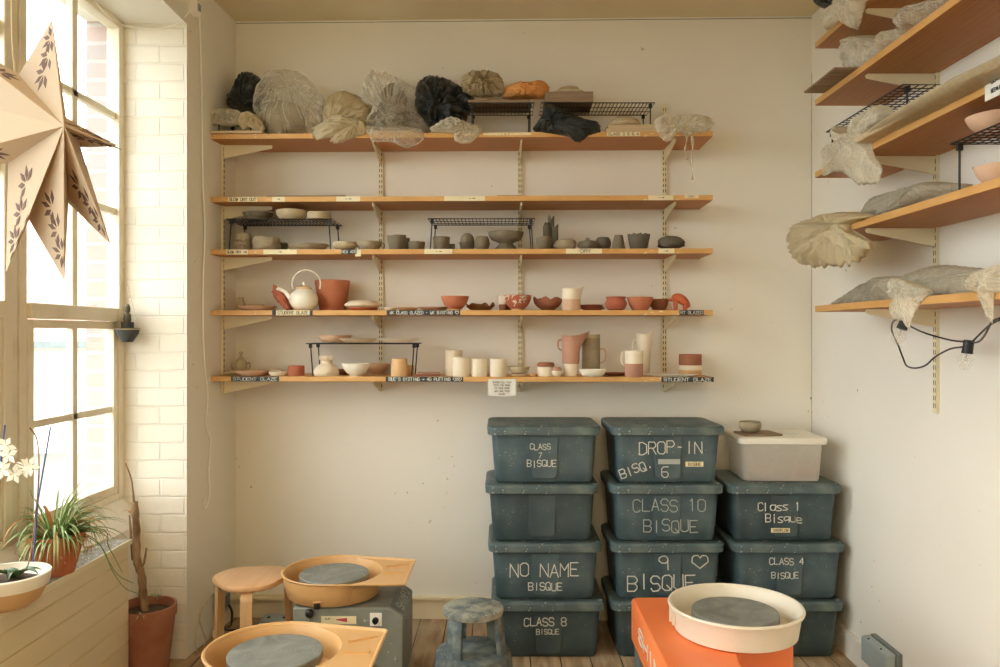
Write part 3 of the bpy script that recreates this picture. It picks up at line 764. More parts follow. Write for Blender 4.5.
# ---- lowest shelf (4)
def lidknob(m, zz=1.0, k=.6):
    def f(root, r, h):
        MB().lathe([(0,zz*h),(r*k,zz*h),(r*k*1.02,zz*h+.004),(r*k*.5,zz*h+.018),(.006,zz*h+.022),(.006,zz*h+.028),(.011,zz*h+.034),(.009,zz*h+.042),(0,zz*h+.045)], 24).build('lid', m, root, smooth=50)
    return f
def twohandles(m, lid=True):
    def f(root, r, h):
        for a in (0, PI):
            ca = math.cos(a)
            MB().tube(smooth_path([(ca*r*.9,0,h*.72),(ca*r*1.35,0,h*.80),(ca*r*1.4,0,h*.45),(ca*r*.92,0,h*.3)],5), .0035, 8).build('handle', m, root, smooth=True)
        lidknob(m)(root, r, h)
    return f
pot('lidded_jar','small pale lidded jar with two loop handles, beside the corner bracket','jar',4,235,247,360,'clay_pale','round',d=.2,knob=twohandles('clay_pale'),group=G4)
pot('shallow_dish','wide flat pinkish dish above the tape reading STUDENT GLAZE near the corner','dish',4,235,269,370,'bisque_pink','plate',d=.06,group=G4)
for k,(a,b,zz,m_) in enumerate([(266,282,0,'clay_pale'),(268,282,.012,'bisque_white')]):
    x,Y,w = place(a,b,.17); o=MB().box((-w/2,-.03,0),(w/2,.03,.0115)).build('test_tile',m_,None,(x,Y,SHZ[4]+.0005+zz),.1*k,bevel=.002)
    tag(o, ['lower of two small clay tiles stacked behind the small white dish','upper of two small clay tiles stacked behind the small white dish'][k],'tile',G4)
x,Y,w = place(224,240,.1); tag(MB().blob((0,0,.011),(w/2,.03,.012),seed=5,amp=.3,sub=3,zmin=0).build('clay_scrap','clay_pale',None,(x,Y,SHZ[4]+.0005),smooth=True),'flat pale scrap of clay at the corner end of the lowest shelf','clay scrap')
pot('small_dish','small white dish standing beside the short red terracotta cup','dish',4,269,287,371.5,'bisque_white','dish',d=.03,group=G4)
pot('cup','short plain red terracotta cup on the lowest shelf','cup',4,288.5,304.5,365.5,'terracotta_red','cyl',d=.04,group=G4)
def crown(mb, r, h):
    for k in range(6):
        a = k*PI/3+.3; c_ = (math.cos(a)*r*.42, math.sin(a)*r*.42)
        mb.box((c_[0]-r*.16,c_[1]-r*.16,h*.93),(c_[0]+r*.16,c_[1]+r*.16,h*1.16))
pot('vase','squat speckled pinkish vase with a crown-shaped neck','vase',4,314,339,358.5,'bisque_speckle',[(.9,0),(1,.12),(.98,.3),(.75,.55),(.45,.72),(.42,.85),(.46,.98)],d=.05,extra=crown,group=G4)
pot('bowl','clean white bowl between the crown-necked vase and a beige cylinder','bowl',4,342,370,363,'glaze_white','bowl',d=.04,group=G4)
pot('bowl','dull pink bowl half hidden behind the clean white bowl','bowl',4,364,389,363,'bisque_pink','bowl',d=.2,group=G4)
pot('bowl','dark terracotta saucer bowl deep on the shelf behind the white bowl','bowl',4,334,352,369,'terracotta_brown','dish',d=.2,group=G4)
pot('cylinder_vase','smooth peach coloured cylinder beside the wire rack leg','cylinder',4,391,408,358.5,'bisque_tan','beaker',d=.04,group=G4)
pot('small_cup','small tan cup just behind the peach coloured cylinder','cup',4,404,414,365,'bisque_tan','cyl',d=.12,group=G4)
for k,(a,b,zz) in enumerate([(416,440,0),(418,440,.009)]):
    x,Y,w = place(a,b,.07+.02*k); o=MB().box((-w/2,-.04,0),(w/2,.04,.0085)).build('terracotta_slab',['terracotta_brown','terracotta_pink'][k],None,(x,Y,SHZ[4]+.0005+zz),.12*k,bevel=.002)
    tag(o,['lower brown slab under the flat pink slab, beside the cream cylinders','flat pink terracotta slab lying on a brown slab beside the cream cylinders'][k],'slab',G4)
GC='plain cream cylinders'
pot('cylinder_vase','tallest speckled cream cylinder, behind the row of three shorter ones','cylinder',4,445,462.5,350,'bisque_speckle','cyl',d=.13,group=GC)
pot('cylinder_vase','cream cylinder in front of the tallest one, first of the row of three','cylinder',4,452.5,469.5,357,'bisque_white','cyl',d=.035,group=GC)
pot('cylinder_vase','middle cream cylinder in the row of three equal ones','cylinder',4,471,487.5,358.5,'bisque_white','cyl',d=.04,group=GC)
pot('cylinder_vase','cream cylinder directly above the hanging paper note','cylinder',4,490,507,358.5,'bisque_white','cyl',d=.03,group=GC)
pot('saucer','pale saucer under the grey-beige bowl beside the middle upright','saucer',4,509,528,373.5,'glaze_white','plate',d=.05,group=G4)
pot('bowl','grey-beige straight-sided bowl sitting on a pale saucer','bowl',4,508,530,366,'clay_pale','dish',d=.05,z0=SHZ[4]+.016,group=G4)
pot('saucer','small tan saucer between the stacked bowl and the brown-lidded jar','saucer',4,529,538,373.5,'bisque_tan','plate',d=.04,group=G4)
def brownlid(root, r, h):
    MB().lathe([(0,h+.001),(r*.98,h+.001),(r,h+.008),(r*.92,h+.018),(r*.8,h+.02),(0,h+.014)], 32).build('lid','terracotta_brown',root,smooth=50)
pot('lidded_jar','low white jar with a flat brown lid','jar',4,537,554.5,366.5,'bisque_white','cyl',d=.06,knob=brownlid,group=G4)
x,Y,w = place(536,556,.06)
pot('small_jar','tiny white jar with brown shoulder and dark dots','jar',4,551.5,562,367,'bisque_white','round',d=.02,bands=[(.62,'terracotta_pink')],group=G4)
pot('jug','tall rough terracotta jug with white foot and flaring spout','jug',4,558,584,335,'bisque_white',[(.50,0),(.52,.03),(.6,.3),(.64,.36),(.66,.6),(.72,.8),(.74,.97)],d=.07,jit=.08,bands=[(.30,'terracotta_pink')],spout=(0,.75,.7),handle=(PI,.62,.86,.022,.0045,.66,'terracotta_pink'),group=G4)
pot('tall_mug','tall dull grey-brown tumbler mug with a pale ear-shaped handle','mug',4,582,600,334,'grey_clay_light','cyl',d=.17,handle=(0,.28,.62,.034,.004,.9,'bisque_pink'),bands=[(.9,'clay_pale')],group=G4)
pot('low_dish','low plain white dish in front of the tall grey-brown mug','dish',4,579,606,369,'glaze_white','dish',d=.03,group=G4)
pot('plate','flat brown plate between the white dish and the two-tone mug','plate',4,603,628,372.5,'terracotta_brown','plate',d=.12,group=G4)
pot('mug','straight mug, white above and bare pink clay below','mug',4,625,643,350.5,'terracotta_pink','cyl',d=.03,bands=[(.5,'bisque_white')],handle=(PI,.42,.92,.02,.0038,.95,'bisque_white'),group=G4)
pot('jug','tall slender white jug behind the two-tone mug','jug',4,635,653,333,'bisque_white','jug',d=.17,spout=(0,.35,.45),handle=(PI,.5,.8,.022,.0038,.76,'bisque_white'),group=G4)
pot('platter','long flat white platter at the end of the lowest shelf','platter',4,643,699,374,'glaze_white','plate',d=.035,sy=.45,group=G4)
pot('cup','wide cup banded brown, white and mustard','cup',4,679,701.5,354,'bisque_tan','cyl',d=.15,bands=[(.26,'bisque_white'),(.48,'terracotta_brown')],group=G4)
# ---- fourth shelf (3)
pot('funnel_pot','pale cone-shaped pot behind a flat plate near the corner','pot',3,235,247,297,'clay_pale',[(1,0),(.9,.3),(.5,.7),(.42,.98)],d=.18,group=G3)
pot('plate','flat pale plate in front of the cone-shaped pot','plate',3,238,276,306,'bisque_pink','plate',d=.08,group=G3)
pot('bowl','rough low tan bowl in the shade behind the flat pale plate','bowl',3,247,264,304,'clay_pale','dish',d=.2,group=G3)
x,Y,w = place(274,292,.1)
mb = MB().blob((0,0,.035),(w/2*1.15,.03,.024),seed=3,amp=.5,f=3.5,sub=4,rot=.95)
zm=min(v.z for v in mb.v)
for v in mb.v: v.z-=zm
tag(mb.build('terracotta_sculpture','terracotta_red',None,(x,Y,SHZ[3]+.0005),smooth=True),'knobbly red terracotta lump leaning beside the white teapot','sculpture')
# teapot
x,Y,w = place(290,318,.055); t = thing('teapot','white teapot with an arched overhead handle and tan-rimmed lid','teapot',(x,Y,SHZ[3]+.0005)); r=w/2
hb = EZ-(289-333.5)*Y/F-SHZ[3]
mb = MB().lathe([(0,0)]+smoothprof([(r*.5,0),(r*.85,hb*.18),(r,hb*.45),(r*.93,hb*.72),(r*.62,hb*.93),(r*.5,hb)]) + [(r*.42,hb),(r*.4,hb*.9),(0,hb*.88)], 40)
mb.build('body','glaze_white',t,smooth=50)
MB().lathe([(r*.40,hb*.98),(r*.56,hb*.99),(r*.55,hb*1.05),(r*.3,hb*1.12),(0,hb*1.14)],32).build('lid','bisque_tan',t,smooth=50)
MB().lathe([(0,hb*1.12),(.006,hb*1.12),(.005,hb*1.2),(.009,hb*1.25),(.007,hb*1.32),(0,hb*1.34)],20).build('knob','glaze_white',t,smooth=True)
MB().tube([(-r*.8,0,hb*.42),(-r*1.05,0,hb*.66),(-r*1.35,0,hb*.88),(-r*1.85,0,hb*1.02)],[.018,.013,.010,.0085],14).tube([(-r*1.83,0,hb*1.01),(-r*1.9,0,hb*1.04)],[.0095,.0095],14).build('spout','glaze_white',t,smooth=True)
hp = []
for k in range(21):
    a = PI*(-.12+1.24*k/20); hp.append((.012+math.cos(a)*r*1.02, 0, hb*.93+.045+math.sin(a)*r*.98-.012))
MB().tube(hp,.0042,10).build('handle','bisque_white',t,smooth=True)
def ridges(mb, r, h):
    for v in mb.v:
        q = math.hypot(v.x, v.y)
        if q > r*.6: 
            k = 1+.012*math.sin(v.z/h*75); v.x*=k; v.y*=k
pot('plant_pot','wide ridged terracotta plant pot behind the teapot','plant pot',3,315,350,280,'terracotta',[(.72,0),(.74,.1),(.78,.2),(.82,.3),(.85,.4),(.88,.5),(.905,.6),(.93,.7),(.95,.8),(.98,.9),(1,.97)],d=.19,extra=ridges,group=G3)
x,Y,w = place(345,381,.08); t = thing('covered_dish','pale domed dish with a red base, like a loaf','dish',(x,Y,SHZ[3]+.0005))
MB().lathe([(0,0),(w*.36,0),(w*.42,.01),(w*.38,.014),(0,.014)],32).build('base','terracotta_orange',t,smooth=50)
MB().lathe([(0,.0145),(w*.40,.0145)]+smoothprof([(w*.5,.024),(w*.49,.034),(w*.36,.048),(w*.16,.053),(0,.054)]),32,jit=.05).build('dome','bisque_speckle',t,smooth=60)
pot('plate','small pale plate edge between the domed dish and the tan plate','plate',3,382,398,307.6,'glaze_white','plate',d=.05,group=G3)
pot('plate','flat tan plate above the black tape, beside a paler plate','plate',3,396,419,307.4,'bisque_tan','plate',d=.08,group=G3)
pot('plate','flat pale pink plate beside the round terracotta bowl','plate',3,418,449,306.8,'bisque_pink','plate',d=.17,group=G3)
pot('bowl','smooth round terracotta bowl with a pale foot','bowl',3,441,469,296,'bisque_tan','bowl',d=.05,bands=[(.1,'terracotta')],group=G3)
pot('leaf_dish','wavy brown leaf-shaped dish','dish',3,466,495,304.5,'leather_brown','plate',d=.14,wave=(.010,4),jit=.15,sy=.7,group=G3)
pot('cup','small cup, white above red, with a tiny loop handle','cup',3,498.5,508.5,296.5,'terracotta_brown','cup',d=.16,bands=[(.45,'bisque_white')],handle=(PI,.75,1.05,.01,.0022,.9),group=G3)
pot('flat_plate','dark plate edge behind the small white and red cup','plate',3,505,525,306,'terracotta_brown','plate',d=.2,group=G3)
def squiggle(mb, r, h):
    rr = random.Random(5); base = list(mb.v)
    for s_ in range(26):
        a = -PI*.95+rr.random()*PI*.9; z = h*rr.uniform(.35,.95); pts=[]
        for k in range(5):
            rad = max([v.length for v in [Vector((w_.x,w_.y,0)) for w_ in base if abs(w_.z-z) < h*.06]] or [r*.9])+.0012
            pts.append((math.cos(a)*rad, math.sin(a)*rad, z)); a += rr.uniform(-.16,.16); z += h*rr.uniform(-.16,.16); z = min(max(z,h*.25),h*.93)
        mb.tube(pts,.0014,5,m=2)
o = pot('bowl','red bowl covered with scribbled white slip lines','bowl',3,503,532,295,'bisque_tan','bowl',d=.04,bands=[(.1,'terracotta_red'),(2,'glaze_white')],extra=squiggle,group=G3)
pot('bowl','dark red bowl with a torn wavy rim','bowl',3,533,563,298,'terracotta_brown','bowl',d=.09,wave=(.006,7),jit=.08,group=G3)
pot('jug','cylindrical pouring jug, white over bare pink clay','jug',3,562,580.5,288.5,'bisque_pink','cyl',d=.04,bands=[(.5,'bisque_white')],spout=(0,.42,.35),group=G3)
for k in range(3):
    pot('plate',['lowest','middle','top'][k]+' plate of the little stack of red plates beside the pouring jug','plate',3,580,605-k,307.6-1.5*k,'terracotta_red','plate',d=.1,z0=SHZ[3]+.0075*k,group='stack of red plates')
pot('pot','round bright red terracotta pot with a flared rim','pot',3,605,627,296.5,'terracotta_red','pot',d=.05,group=G3)
pot('bowl','plain terracotta bowl beside the bright red pot','bowl',3,627,653,297,'terracotta','bowl_round' if False else [(.55,0),(.62,.06),(.85,.45),(1,.97)],d=.05,group=G3)
pot('bowl','brown bowl partly behind the plain terracotta bowl','bowl',3,649,669,299,'terracotta_brown',[(.55,0),(.62,.06),(.85,.45),(1,.97)],d=.13,group=G3)
pot('cone_pot','small pale cone standing between the brown bowl and the orange animal','pot',3,666.5,673,303,'bisque_pink',[(1,0),(.6,.5),(.3,.98)],d=.12,group=G3)
x,Y,w = place(668,691,.05); t = thing('animal_figure','glossy orange clay animal figure bending its head down','figurine',(x,Y,SHZ[3]+.0005))
mb = MB(); pts=[(-.035,0,.052),(-.02,0,.062),(.005,0,.056),(.03,0,.036),(.046,0,.014)]
mb.tube(smooth_path(pts,5), [.008+.016*math.sin(PI*min(1,(k+1)/22)) for k in range(21)], 14)
for a in (-.02,.028): 
    for b in (-.012,.012): mb.tube([(a,b,.045 if a<0 else .03),(a,b,0)],[.010,.007],8)
mb.tube([(-.035,0,.052),(-.05,0,.05),(-.056,0,.058)],[.008,.008,.003],8)
for v in mb.v: v.z=max(0,v.z)
mb.build('body','terracotta_orange',t,smooth=60)
# ---- middle shelf (2)
def facemarks(mb, r, h):
    for a, z, s_ in ((-2.1,.55,1),(-1.6,.5,-1),(-1.2,.58,1),(-1.8,.28,1),(-1.35,.25,-1)):
        c_ = Vector((math.cos(a)*r*.995, math.sin(a)*r*.995, z*h)); t_ = Vector((-math.sin(a), math.cos(a), .6*s_))
        mb.beam(c_-t_*.006, c_+t_*.006, .004, .003, m=1)
pot('mug','stepped grey clay mug with scratched face marks','mug',2,234,251.5,233,'grey_clay_light',[(.9,0),(1,.15),(1,.42),(.9,.52),(.93,.6),(.93,.97)],d=.1,bands=[(2,'grey_clay_dark')],extra=facemarks,group=G0)
pot('bowl','lopsided layered grey clay bowl under the larger wire rack','bowl',2,252,280,237.5,'grey_clay_light',[(.8,0),(.95,.15),(.98,.5),(.93,.55),(.97,.75),(.9,.97)],d=.08,jit=.12,wave=(.003,3),group=G0)
pot('dish','small dark clay dish behind the lopsided bowl','dish',2,277,288,242.5,'grey_clay_dark','dish',d=.2,jit=.1,group=G0)
pot('dish','wide flat uneven clay dish at the foot of the wire rack','dish',2,287,329,244,'grey_clay_light','plate',d=.08,jit=.15,wave=(.005,3),sy=.55,group=G0)
pot('bowl','pale squat clay bowl just above the black tape','bowl',2,333,357.5,242,'clay_pale','bowl_round',d=.05,jit=.04,group=G0)
pot('cup','wide grey clay cup with a small ring handle','cup',2,356,382,241.5,'grey_clay_light','dish',d=.07,jit=.05,handle=(0,.15,.8,.016,.0036,.92,'grey_clay_light'),group=G0)
pot('cup','tall slanted grey clay cup beside the first upright','cup',2,387,406,235.5,'grey_clay','bucket',d=.05,jit=.05,wave=(.003,2),group=G0)
pot('cup','grey cup half hidden behind the tall slanted cup','cup',2,398,410,238,'grey_clay','bucket',d=.17,jit=.05,group=G0)
pot('bowl','small plain grey bowl between the slanted cup and the rack leg','bowl',2,408,425,242,'grey_clay','cup',d=.06,jit=.04,group=G0)
pot('cup','straight grey clay cup under the smaller wire rack','cup',2,433,450,237,'grey_clay','cup',d=.08,jit=.04,group=G0)
pot('dish','tiny grey dish against the straight clay cup','dish',2,448,455,244,'grey_clay_dark','cyl',d=.1,group=G0)
x,Y,w = place(460,474.5,.08); he=.088
mb=MB().lathe([(0,0)]+smoothprof([(w*.36,0),(w*.46,he*.25),(w*.5,he*.5),(w*.42,he*.8),(w*.22,he*.96),(0,he)]),32)
for ring in range(4):
    for k in range(22):
        a=2*PI*(k+ring*.5)/22; z=he*(.12+.1*ring); rad=w*(.44+.03*ring)
        mb.box((math.cos(a)*rad-.0025,math.sin(a)*rad-.0025,z-.002),(math.cos(a)*rad+.0025,math.sin(a)*rad+.0025,z+.003),1)
tag(mb.build('egg_pot',['grey_clay','grey_clay_dark'],None,(x,Y,SHZ[2]+.0005),smooth=50),'egg-shaped grey clay form with a dotted lower half','egg pot',G0)
pot('cup','rounded grey clay cup beside the egg-shaped form','cup',2,474,490,236.5,'grey_clay','round',d=.06,jit=.04,group=G0)
pot('pedestal_bowl','wide grey pedestal bowl on a thick foot','bowl',2,488,524,232,'grey_clay','footbowl',d=.09,jit=.03,t=.06,group=G0)
pot('bowl','small grey bowl in front of the cluster of upright tubes','bowl',2,536,552,236.5,'grey_clay','bowl_round',d=.04,jit=.04,group=G0)
x,Y,w = place(545,557,.13); t=thing('tube_cluster','cluster of three upright grey clay tubes with torn tops','sculpture',(x,Y,SHZ[2]+.0005))
for dx,dy,r_,h_ in ((-.022,0,.018,.135),(.002,.03,.017,.17),(.021,-.01,.016,.13)):
    MB().lathe([(r_*.9,0),(r_,.01),(r_,h_),(r_*.8,h_),(r_*.8,.02),(0,.02)],20,jit=.05,seed=dx*99,rimwave=(.012,2)).build('tube','grey_clay_dark',t,(dx,dy,0),smooth=50)
pot('bowl','lumpy pinched grey bowl folded over at the rim','bowl',2,554,577,239,'grey_clay_light',[(.6,0),(.9,.2),(1,.5),(.85,.85),(.5,.97)],d=.06,jit=.16,sy=.8,group=G0)
pot('lidded_pot','squat grey pot with a knobbed lid','pot',2,577.5,598,241,'grey_clay','round',d=.07,jit=.05,knob=lambda root,r,h: MB().lathe([(0,h*.96),(r*.45,h*.97),(r*.4,h*1.08),(.010,h*1.1),(.009,h*1.32),(0,h*1.34)],20).build('lid','grey_clay',root,smooth=50),group=G0)
pot('bowl','dark round grey bowl between the lidded pot and the cone','bowl',2,595,611,237.5,'grey_clay_dark','round',d=.1,jit=.05,group=G0)
pot('cone_pot','grey clay cone with an open top','pot',2,611,626,235,'grey_clay',[(1,0),(.95,.05),(.6,.9),(.55,.97)],d=.07,jit=.04,group=G0)
pot('bucket_pot','dark grey bucket-shaped pot with a scalloped rim','pot',2,627.5,650,234.5,'grey_clay_dark','bucket',d=.07,wave=(.003,11),t=.12,group=G0)
x,Y,w = place(658,684,.08)
mb=MB().blob((0,0,.034),(w/2*.93,.055,.033),seed=8,amp=.22,f=5,sub=4,zmin=0)
zm=min(v.z for v in mb.v)
for v in mb.v: v.z-=zm
tag(mb.build('clay_lump','grey_clay_dark',None,(x,Y,SHZ[2]+.0005),smooth=60),'rough craggy block of grey clay at the end of the pots row','clay block',G0)
# ---- boards on the second shelf (1)
def board(name, label, px0, px1, d, depth, zb, th, m, rz=0, group=None, tilt=0):
    x,Y,w = place(px0,px1,d)
    o = MB().box((-w/2,0,0),(w/2,depth,th)).build(name,m,None,(x,Y,zb+.0006),rz+RZ,bevel=.0015)
    return tag(o,label,'board',group)
board('thin_board','warped thin dark board lying on the second shelf near the corner',266,345,.01,.24,SHZ[1],.008,'board_grey',0,'boards on the second shelf')
board('thin_board','short thin dark board beside the middle upright on the second shelf',497,521,.02,.2,SHZ[1],.006,'board_grey',0,'boards on the second shelf')

# ================================================================== wire racks
def rack(label, x0, x1, y0, y1, zs, h, step=.018, cross=None, rz=0, legx=.02, wr=.0016, group='black wire racks', spread=.0):
    cx, cy = (x0+x1)/2, (y0+y1)/2
    t = thing('wire_rack', label, 'wire rack', (cx, cy, zs+.0005), rz, group)
    a, b = (x1-x0)/2, (y1-y0)/2; mb = MB(); r = .0028
    mb.tube([(-a,-b,h),(a,-b,h),(a,b,h),(-a,b,h)], r, 6, closed=True)
    n = max(2, int(2*a/step))
    for k in range(1, n): mb.beam((-a+2*a*k/n,-b,h),(-a+2*a*k/n,b,h), wr*2, wr*2)
    m_ = cross or 3
    for k in range(1, m_): mb.beam((-a,-b+2*b*k/m_,h-.003),(a,-b+2*b*k/m_,h-.003), wr*2, wr*2)
    mb.build('wire_shelf','iron',t)
    for sx in (-1,1):
        for sy in (-1,1):
            X, Y_ = sx*(a-legx), sy*(b-.012)
            l = MB().tube([(X,Y_,h-.004),(X+sx*spread,Y_,.0)], .0034, 6).box((X-.008,Y_-.006,h-.022),(X+.008,Y_+.006,h-.002))
            l.build('leg','iron',t)
    return t
def xat(px, Y): return (px-500)*Y/F
Yf, Yb = 3.94, 4.17
rack('wide black wire rack holding plates over the stepped mug, near the corner', xat(225,Yf), xat(329,Yf)+.012, Yf+.02, Yb+.03, SHZ[2], .153, spread=.01)
rack('black wire rack standing over the egg-shaped form and pedestal bowl', xat(428,Yf), xat(535,Yf), Yf, Yb, SHZ[2], .152, spread=.01)
rack('black wire rack on the lowest shelf with three plates on top', xat(304,Yf), xat(417,Yf), Yf+.04, Yb, SHZ[4], .162, spread=-.012)
rack('black wire rack on the top shelf beneath the brown board and cream bundle', xat(468,Yf), xat(534,Yf), Yf-.02, Yb-.03, SHZ[0], .147)
rack('black wire rack on the top shelf, its end bare beside the beige bag', xat(541,Yf), xat(654,Yf), Yf-.02, Yb-.03, SHZ[0], .147)
rack('black wire rack under the dark bag at the corner end of the top shelf', xat(214,Yf), xat(254,Yf), Yf+.0, Yb, SHZ[0], .098)
GR='plates on the corner wire rack'
pot('plate','dark dished plate on the wide wire rack, nearest the corner','plate',2,243,273,212.5,'grey_clay','plate',d=.12,z0=SHZ[2]+.158,group=GR)
pot('bowl','pale grey bowl on the wide wire rack between two plates','bowl',2,276,308,210.5,'clay_pale','dish',d=.1,z0=SHZ[2]+.158,group=GR)
pot('dish','low pale dish on the wide wire rack, last in its row','dish',2,307,331,213,'clay_pale','cyl',d=.08,z0=SHZ[2]+.158,group=GR)
GR='plates on the lowest wire rack'
pot('bowl','tan flared bowl on the lowest wire rack','bowl',4,318,352,335,'bisque_pink','dish',d=.13,z0=SHZ[4]+.167,group=GR)
pot('plate','pinkish shallow plate between the tan bowl and the white plate','plate',4,339,377,338,'bisque_speckle','plate',d=.06,z0=SHZ[4]+.167,group=GR)
pot('plate','white shallow plate at the end of the lowest wire rack','plate',4,378,420,337.5,'glaze_white','plate',d=.06,z0=SHZ[4]+.167,group=GR)
# ================================================================== storage totes
def rrect(w, d, r, n=5):
    pts = []
    for cx, cy, a0 in ((w/2-r, d/2-r, 0), (-w/2+r, d/2-r, PI/2), (-w/2+r, -d/2+r, PI), (w/2-r, -d/2+r, 1.5*PI)):
        for k in range(n+1):
            a = a0 + PI/2*k/n; pts.append((cx+r*math.cos(a), cy+r*math.sin(a)))
    return pts
def ringmesh(mb, rings, m=0, cap0=True, cap1=True):
    n = len(rings[0]); o = len(mb.v)
    for rg in rings: mb.v += [Vector(p) for p in rg]
    for i in range(len(rings)-1):
        for k in range(n):
            l = (k+1) % n
            mb.f.append((o+i*n+k, o+i*n+l, o+(i+1)*n+l, o+(i+1)*n+k)); mb.m.append(m)
    if cap0: mb.f.append(tuple(o+k for k in range(n))[::-1]); mb.m.append(m)
    if cap1: mb.f.append(tuple(o+(len(rings)-1)*n+k for k in range(n))); mb.m.append(m)
LW, LD, LH, PITCH = .532, .43, .041, .2715
def tote(label, px, yfront, z, texts, body='tote', rz=0, w=LW, cat='storage box', writing='chalk', tapes=()):
    Yf_ = yfront; x = (px-500)*Yf_/F
    t = thing('storage_box', label, cat, (x, Yf_+LD/2, z+.0006), rz, 'stacked dark green storage boxes')
    mb = MB(); bw, bd = w-.045, LD-.045; H = PITCH-.006
    rings = []
    for zz_, ins, rr in ((0,.022,.03),(.012,.014,.035),(.10,.008,.035),(H-LH-.012,0,.035),(H-LH+.01,-.006,.038)):
        rings.append([(p[0],p[1],zz_) for p in rrect(bw-2*ins, bd-2*ins, rr)])
    ringmesh(mb, rings)
    # raised centre panel on front, back, and ribs at the sides
    for s in (-1, 1):
        y0 = s*(bd/2-.004)
        poly = [(-.058,.035),(-.048,.022),(.048,.022),(.058,.035),(.064,H-LH-.01),(-.064,H-LH-.01)]
        vs = [(px_, y0+s*.0+ (s*.0055), pz) for px_, pz in poly] + [(px_*1.04, y0-s*.004, pz) for px_, pz in poly]
        mb.add(vs, [(0,1,2,3,4,5)] + [(i,(i+1)%6,(i+1)%6+6,i+6) for i in range(6)])
    mb.build('body', body, t, bevel=.003)
    lb = MB(); rings = []
    for zz_, ins, rr in ((H-LH,.003,.045),(H-.008,0,.047),(H-.001,.006,.045),(H,.014,.042),(H-.0015,.03,.035)):
        rings.append([(p[0],p[1],zz_) for p in rrect(w-2*ins, LD-2*ins, rr)])
    ringmesh(lb, rings)
    lb.box((-w*.33,-LD*.36,H-.003),(-.02,LD*.36,H+.0012)).box((.02,-LD*.36,H-.003),(w*.33,LD*.36,H+.0012))
    lb.build('lid', 'tote_lid', t, bevel=.002)
    yf = -bd/2-.0035
    for (s, dx, dz, hh, tw) in texts:
        write(s, (dx, yf, H*.5+dz), (1,0,tw), (-tw,0,1), hh, writing, t, 'chalk_writing', w=.07 if hh > .045 else .11, seed=len(s)+int(px), mess=.16)
    for (dx, dz, tw_, th_, s) in tapes:
        o = MB().box((-tw_/2,-.0008,-th_/2),(tw_/2,.001,th_/2)).build('tape_label','tape_pale' if s is not None else 'chalk_dim',t,(dx,yf,H*.5+dz))
        if s: write(s, (0,-.001,0), (1,0,0), (0,0,1), th_*.55, 'ink', o, 'lettering', w=.13)
    return t
Y0 = 3.665; q = PITCH
m_ = Y0/F
def off(px, py, cpx, z): # px/py of the text centre -> local offsets
    return (px-cpx)*m_, EZ-(py-333.5)*m_ - (z+(PITCH-.006)*.5)
def T(s, px, py, hpx, cpx, z, tw=0): 
    a, b = off(px, py, cpx, z); return (s, a, b, hpx*m_, tw)
A = [548.5, 545.5, 542.5, 544.5]; Bc = [669, 669, 668, 669]; Cc = [789, 791, 787]
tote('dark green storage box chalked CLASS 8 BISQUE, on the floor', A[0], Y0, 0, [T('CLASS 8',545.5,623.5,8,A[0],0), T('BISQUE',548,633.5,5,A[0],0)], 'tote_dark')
tote('dark green storage box chalked NO NAME BISQUE', A[1], Y0, q, [T('NO NAME',544.5,571,13,A[1],q), T('BISQUE',545.5,588,7.5,A[1],q)])
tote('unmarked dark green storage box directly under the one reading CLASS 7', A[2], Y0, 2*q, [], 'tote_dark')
tote('dark green storage box chalked CLASS 7 BISQUE, top of its stack', A[3], Y0, 3*q, [T('CLASS',540.5,447.5,5.5,A[3],3*q), T('7',540.5,456,5,A[3],3*q), T('BISQUE',542,464.5,6.5,A[3],3*q)])
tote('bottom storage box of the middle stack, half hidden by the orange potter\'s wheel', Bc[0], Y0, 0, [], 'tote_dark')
hx = T('@', 697, 563.5, 13, Bc[1], q)
tote('dark green storage box chalked 9 BISQUE with a heart', Bc[1], Y0, q, [T('9',664.5,564.5,14,Bc[1],q), T('BISQUE',662,584.5,15,Bc[1],q), hx])
tote('dark green storage box chalked CLASS 10 BISQUE', Bc[2], Y0, 2*q, [T('CLASS 10',670,506,12,Bc[2],2*q), T('BISQUE',671.5,527,12,Bc[2],2*q)], writing='chalk_dim')
tote('dark green storage box chalked DROP-IN BISQ 6', Bc[3], Y0, 3*q, [T('DROP-IN',671.5,448.5,12,Bc[3],3*q), T('BISQ.',636.5,469.5,9,Bc[3],3*q,.38), T('6',666,473,10.5,Bc[3],3*q)],
     tapes=[(off(670,462.5,Bc[3],3*q)[0], off(670,462.5,Bc[3],3*q)[1], 22*m_, 5*m_, None), (off(695.5,465,Bc[3],3*q)[0], off(695.5,465,Bc[3],3*q)[1], 18*m_, 5*m_, 'BISQUE')])
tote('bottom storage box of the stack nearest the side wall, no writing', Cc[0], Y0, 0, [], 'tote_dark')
tote('dark green storage box chalked CLASS 4 BISQUE', Cc[1], Y0, q, [T('CLASS 4',788,562.5,6.5,Cc[1],q), T('BISQUE',786.5,577,6,Cc[1],q)])
tote('dark green storage box chalked Class 1 Bisque, under the clear tub', Cc[2], Y0, 2*q, [T('Class 1',780.5,507.5,8,Cc[2],2*q), T('Bisque',785,519.5,8,Cc[2],2*q)], 'tote_dark',
     tapes=[(off(782,531.5,Cc[2],2*q)[0], off(782,531.5,Cc[2],2*q)[1], 19*m_, 4.5*m_, 'OVERFLOW')])
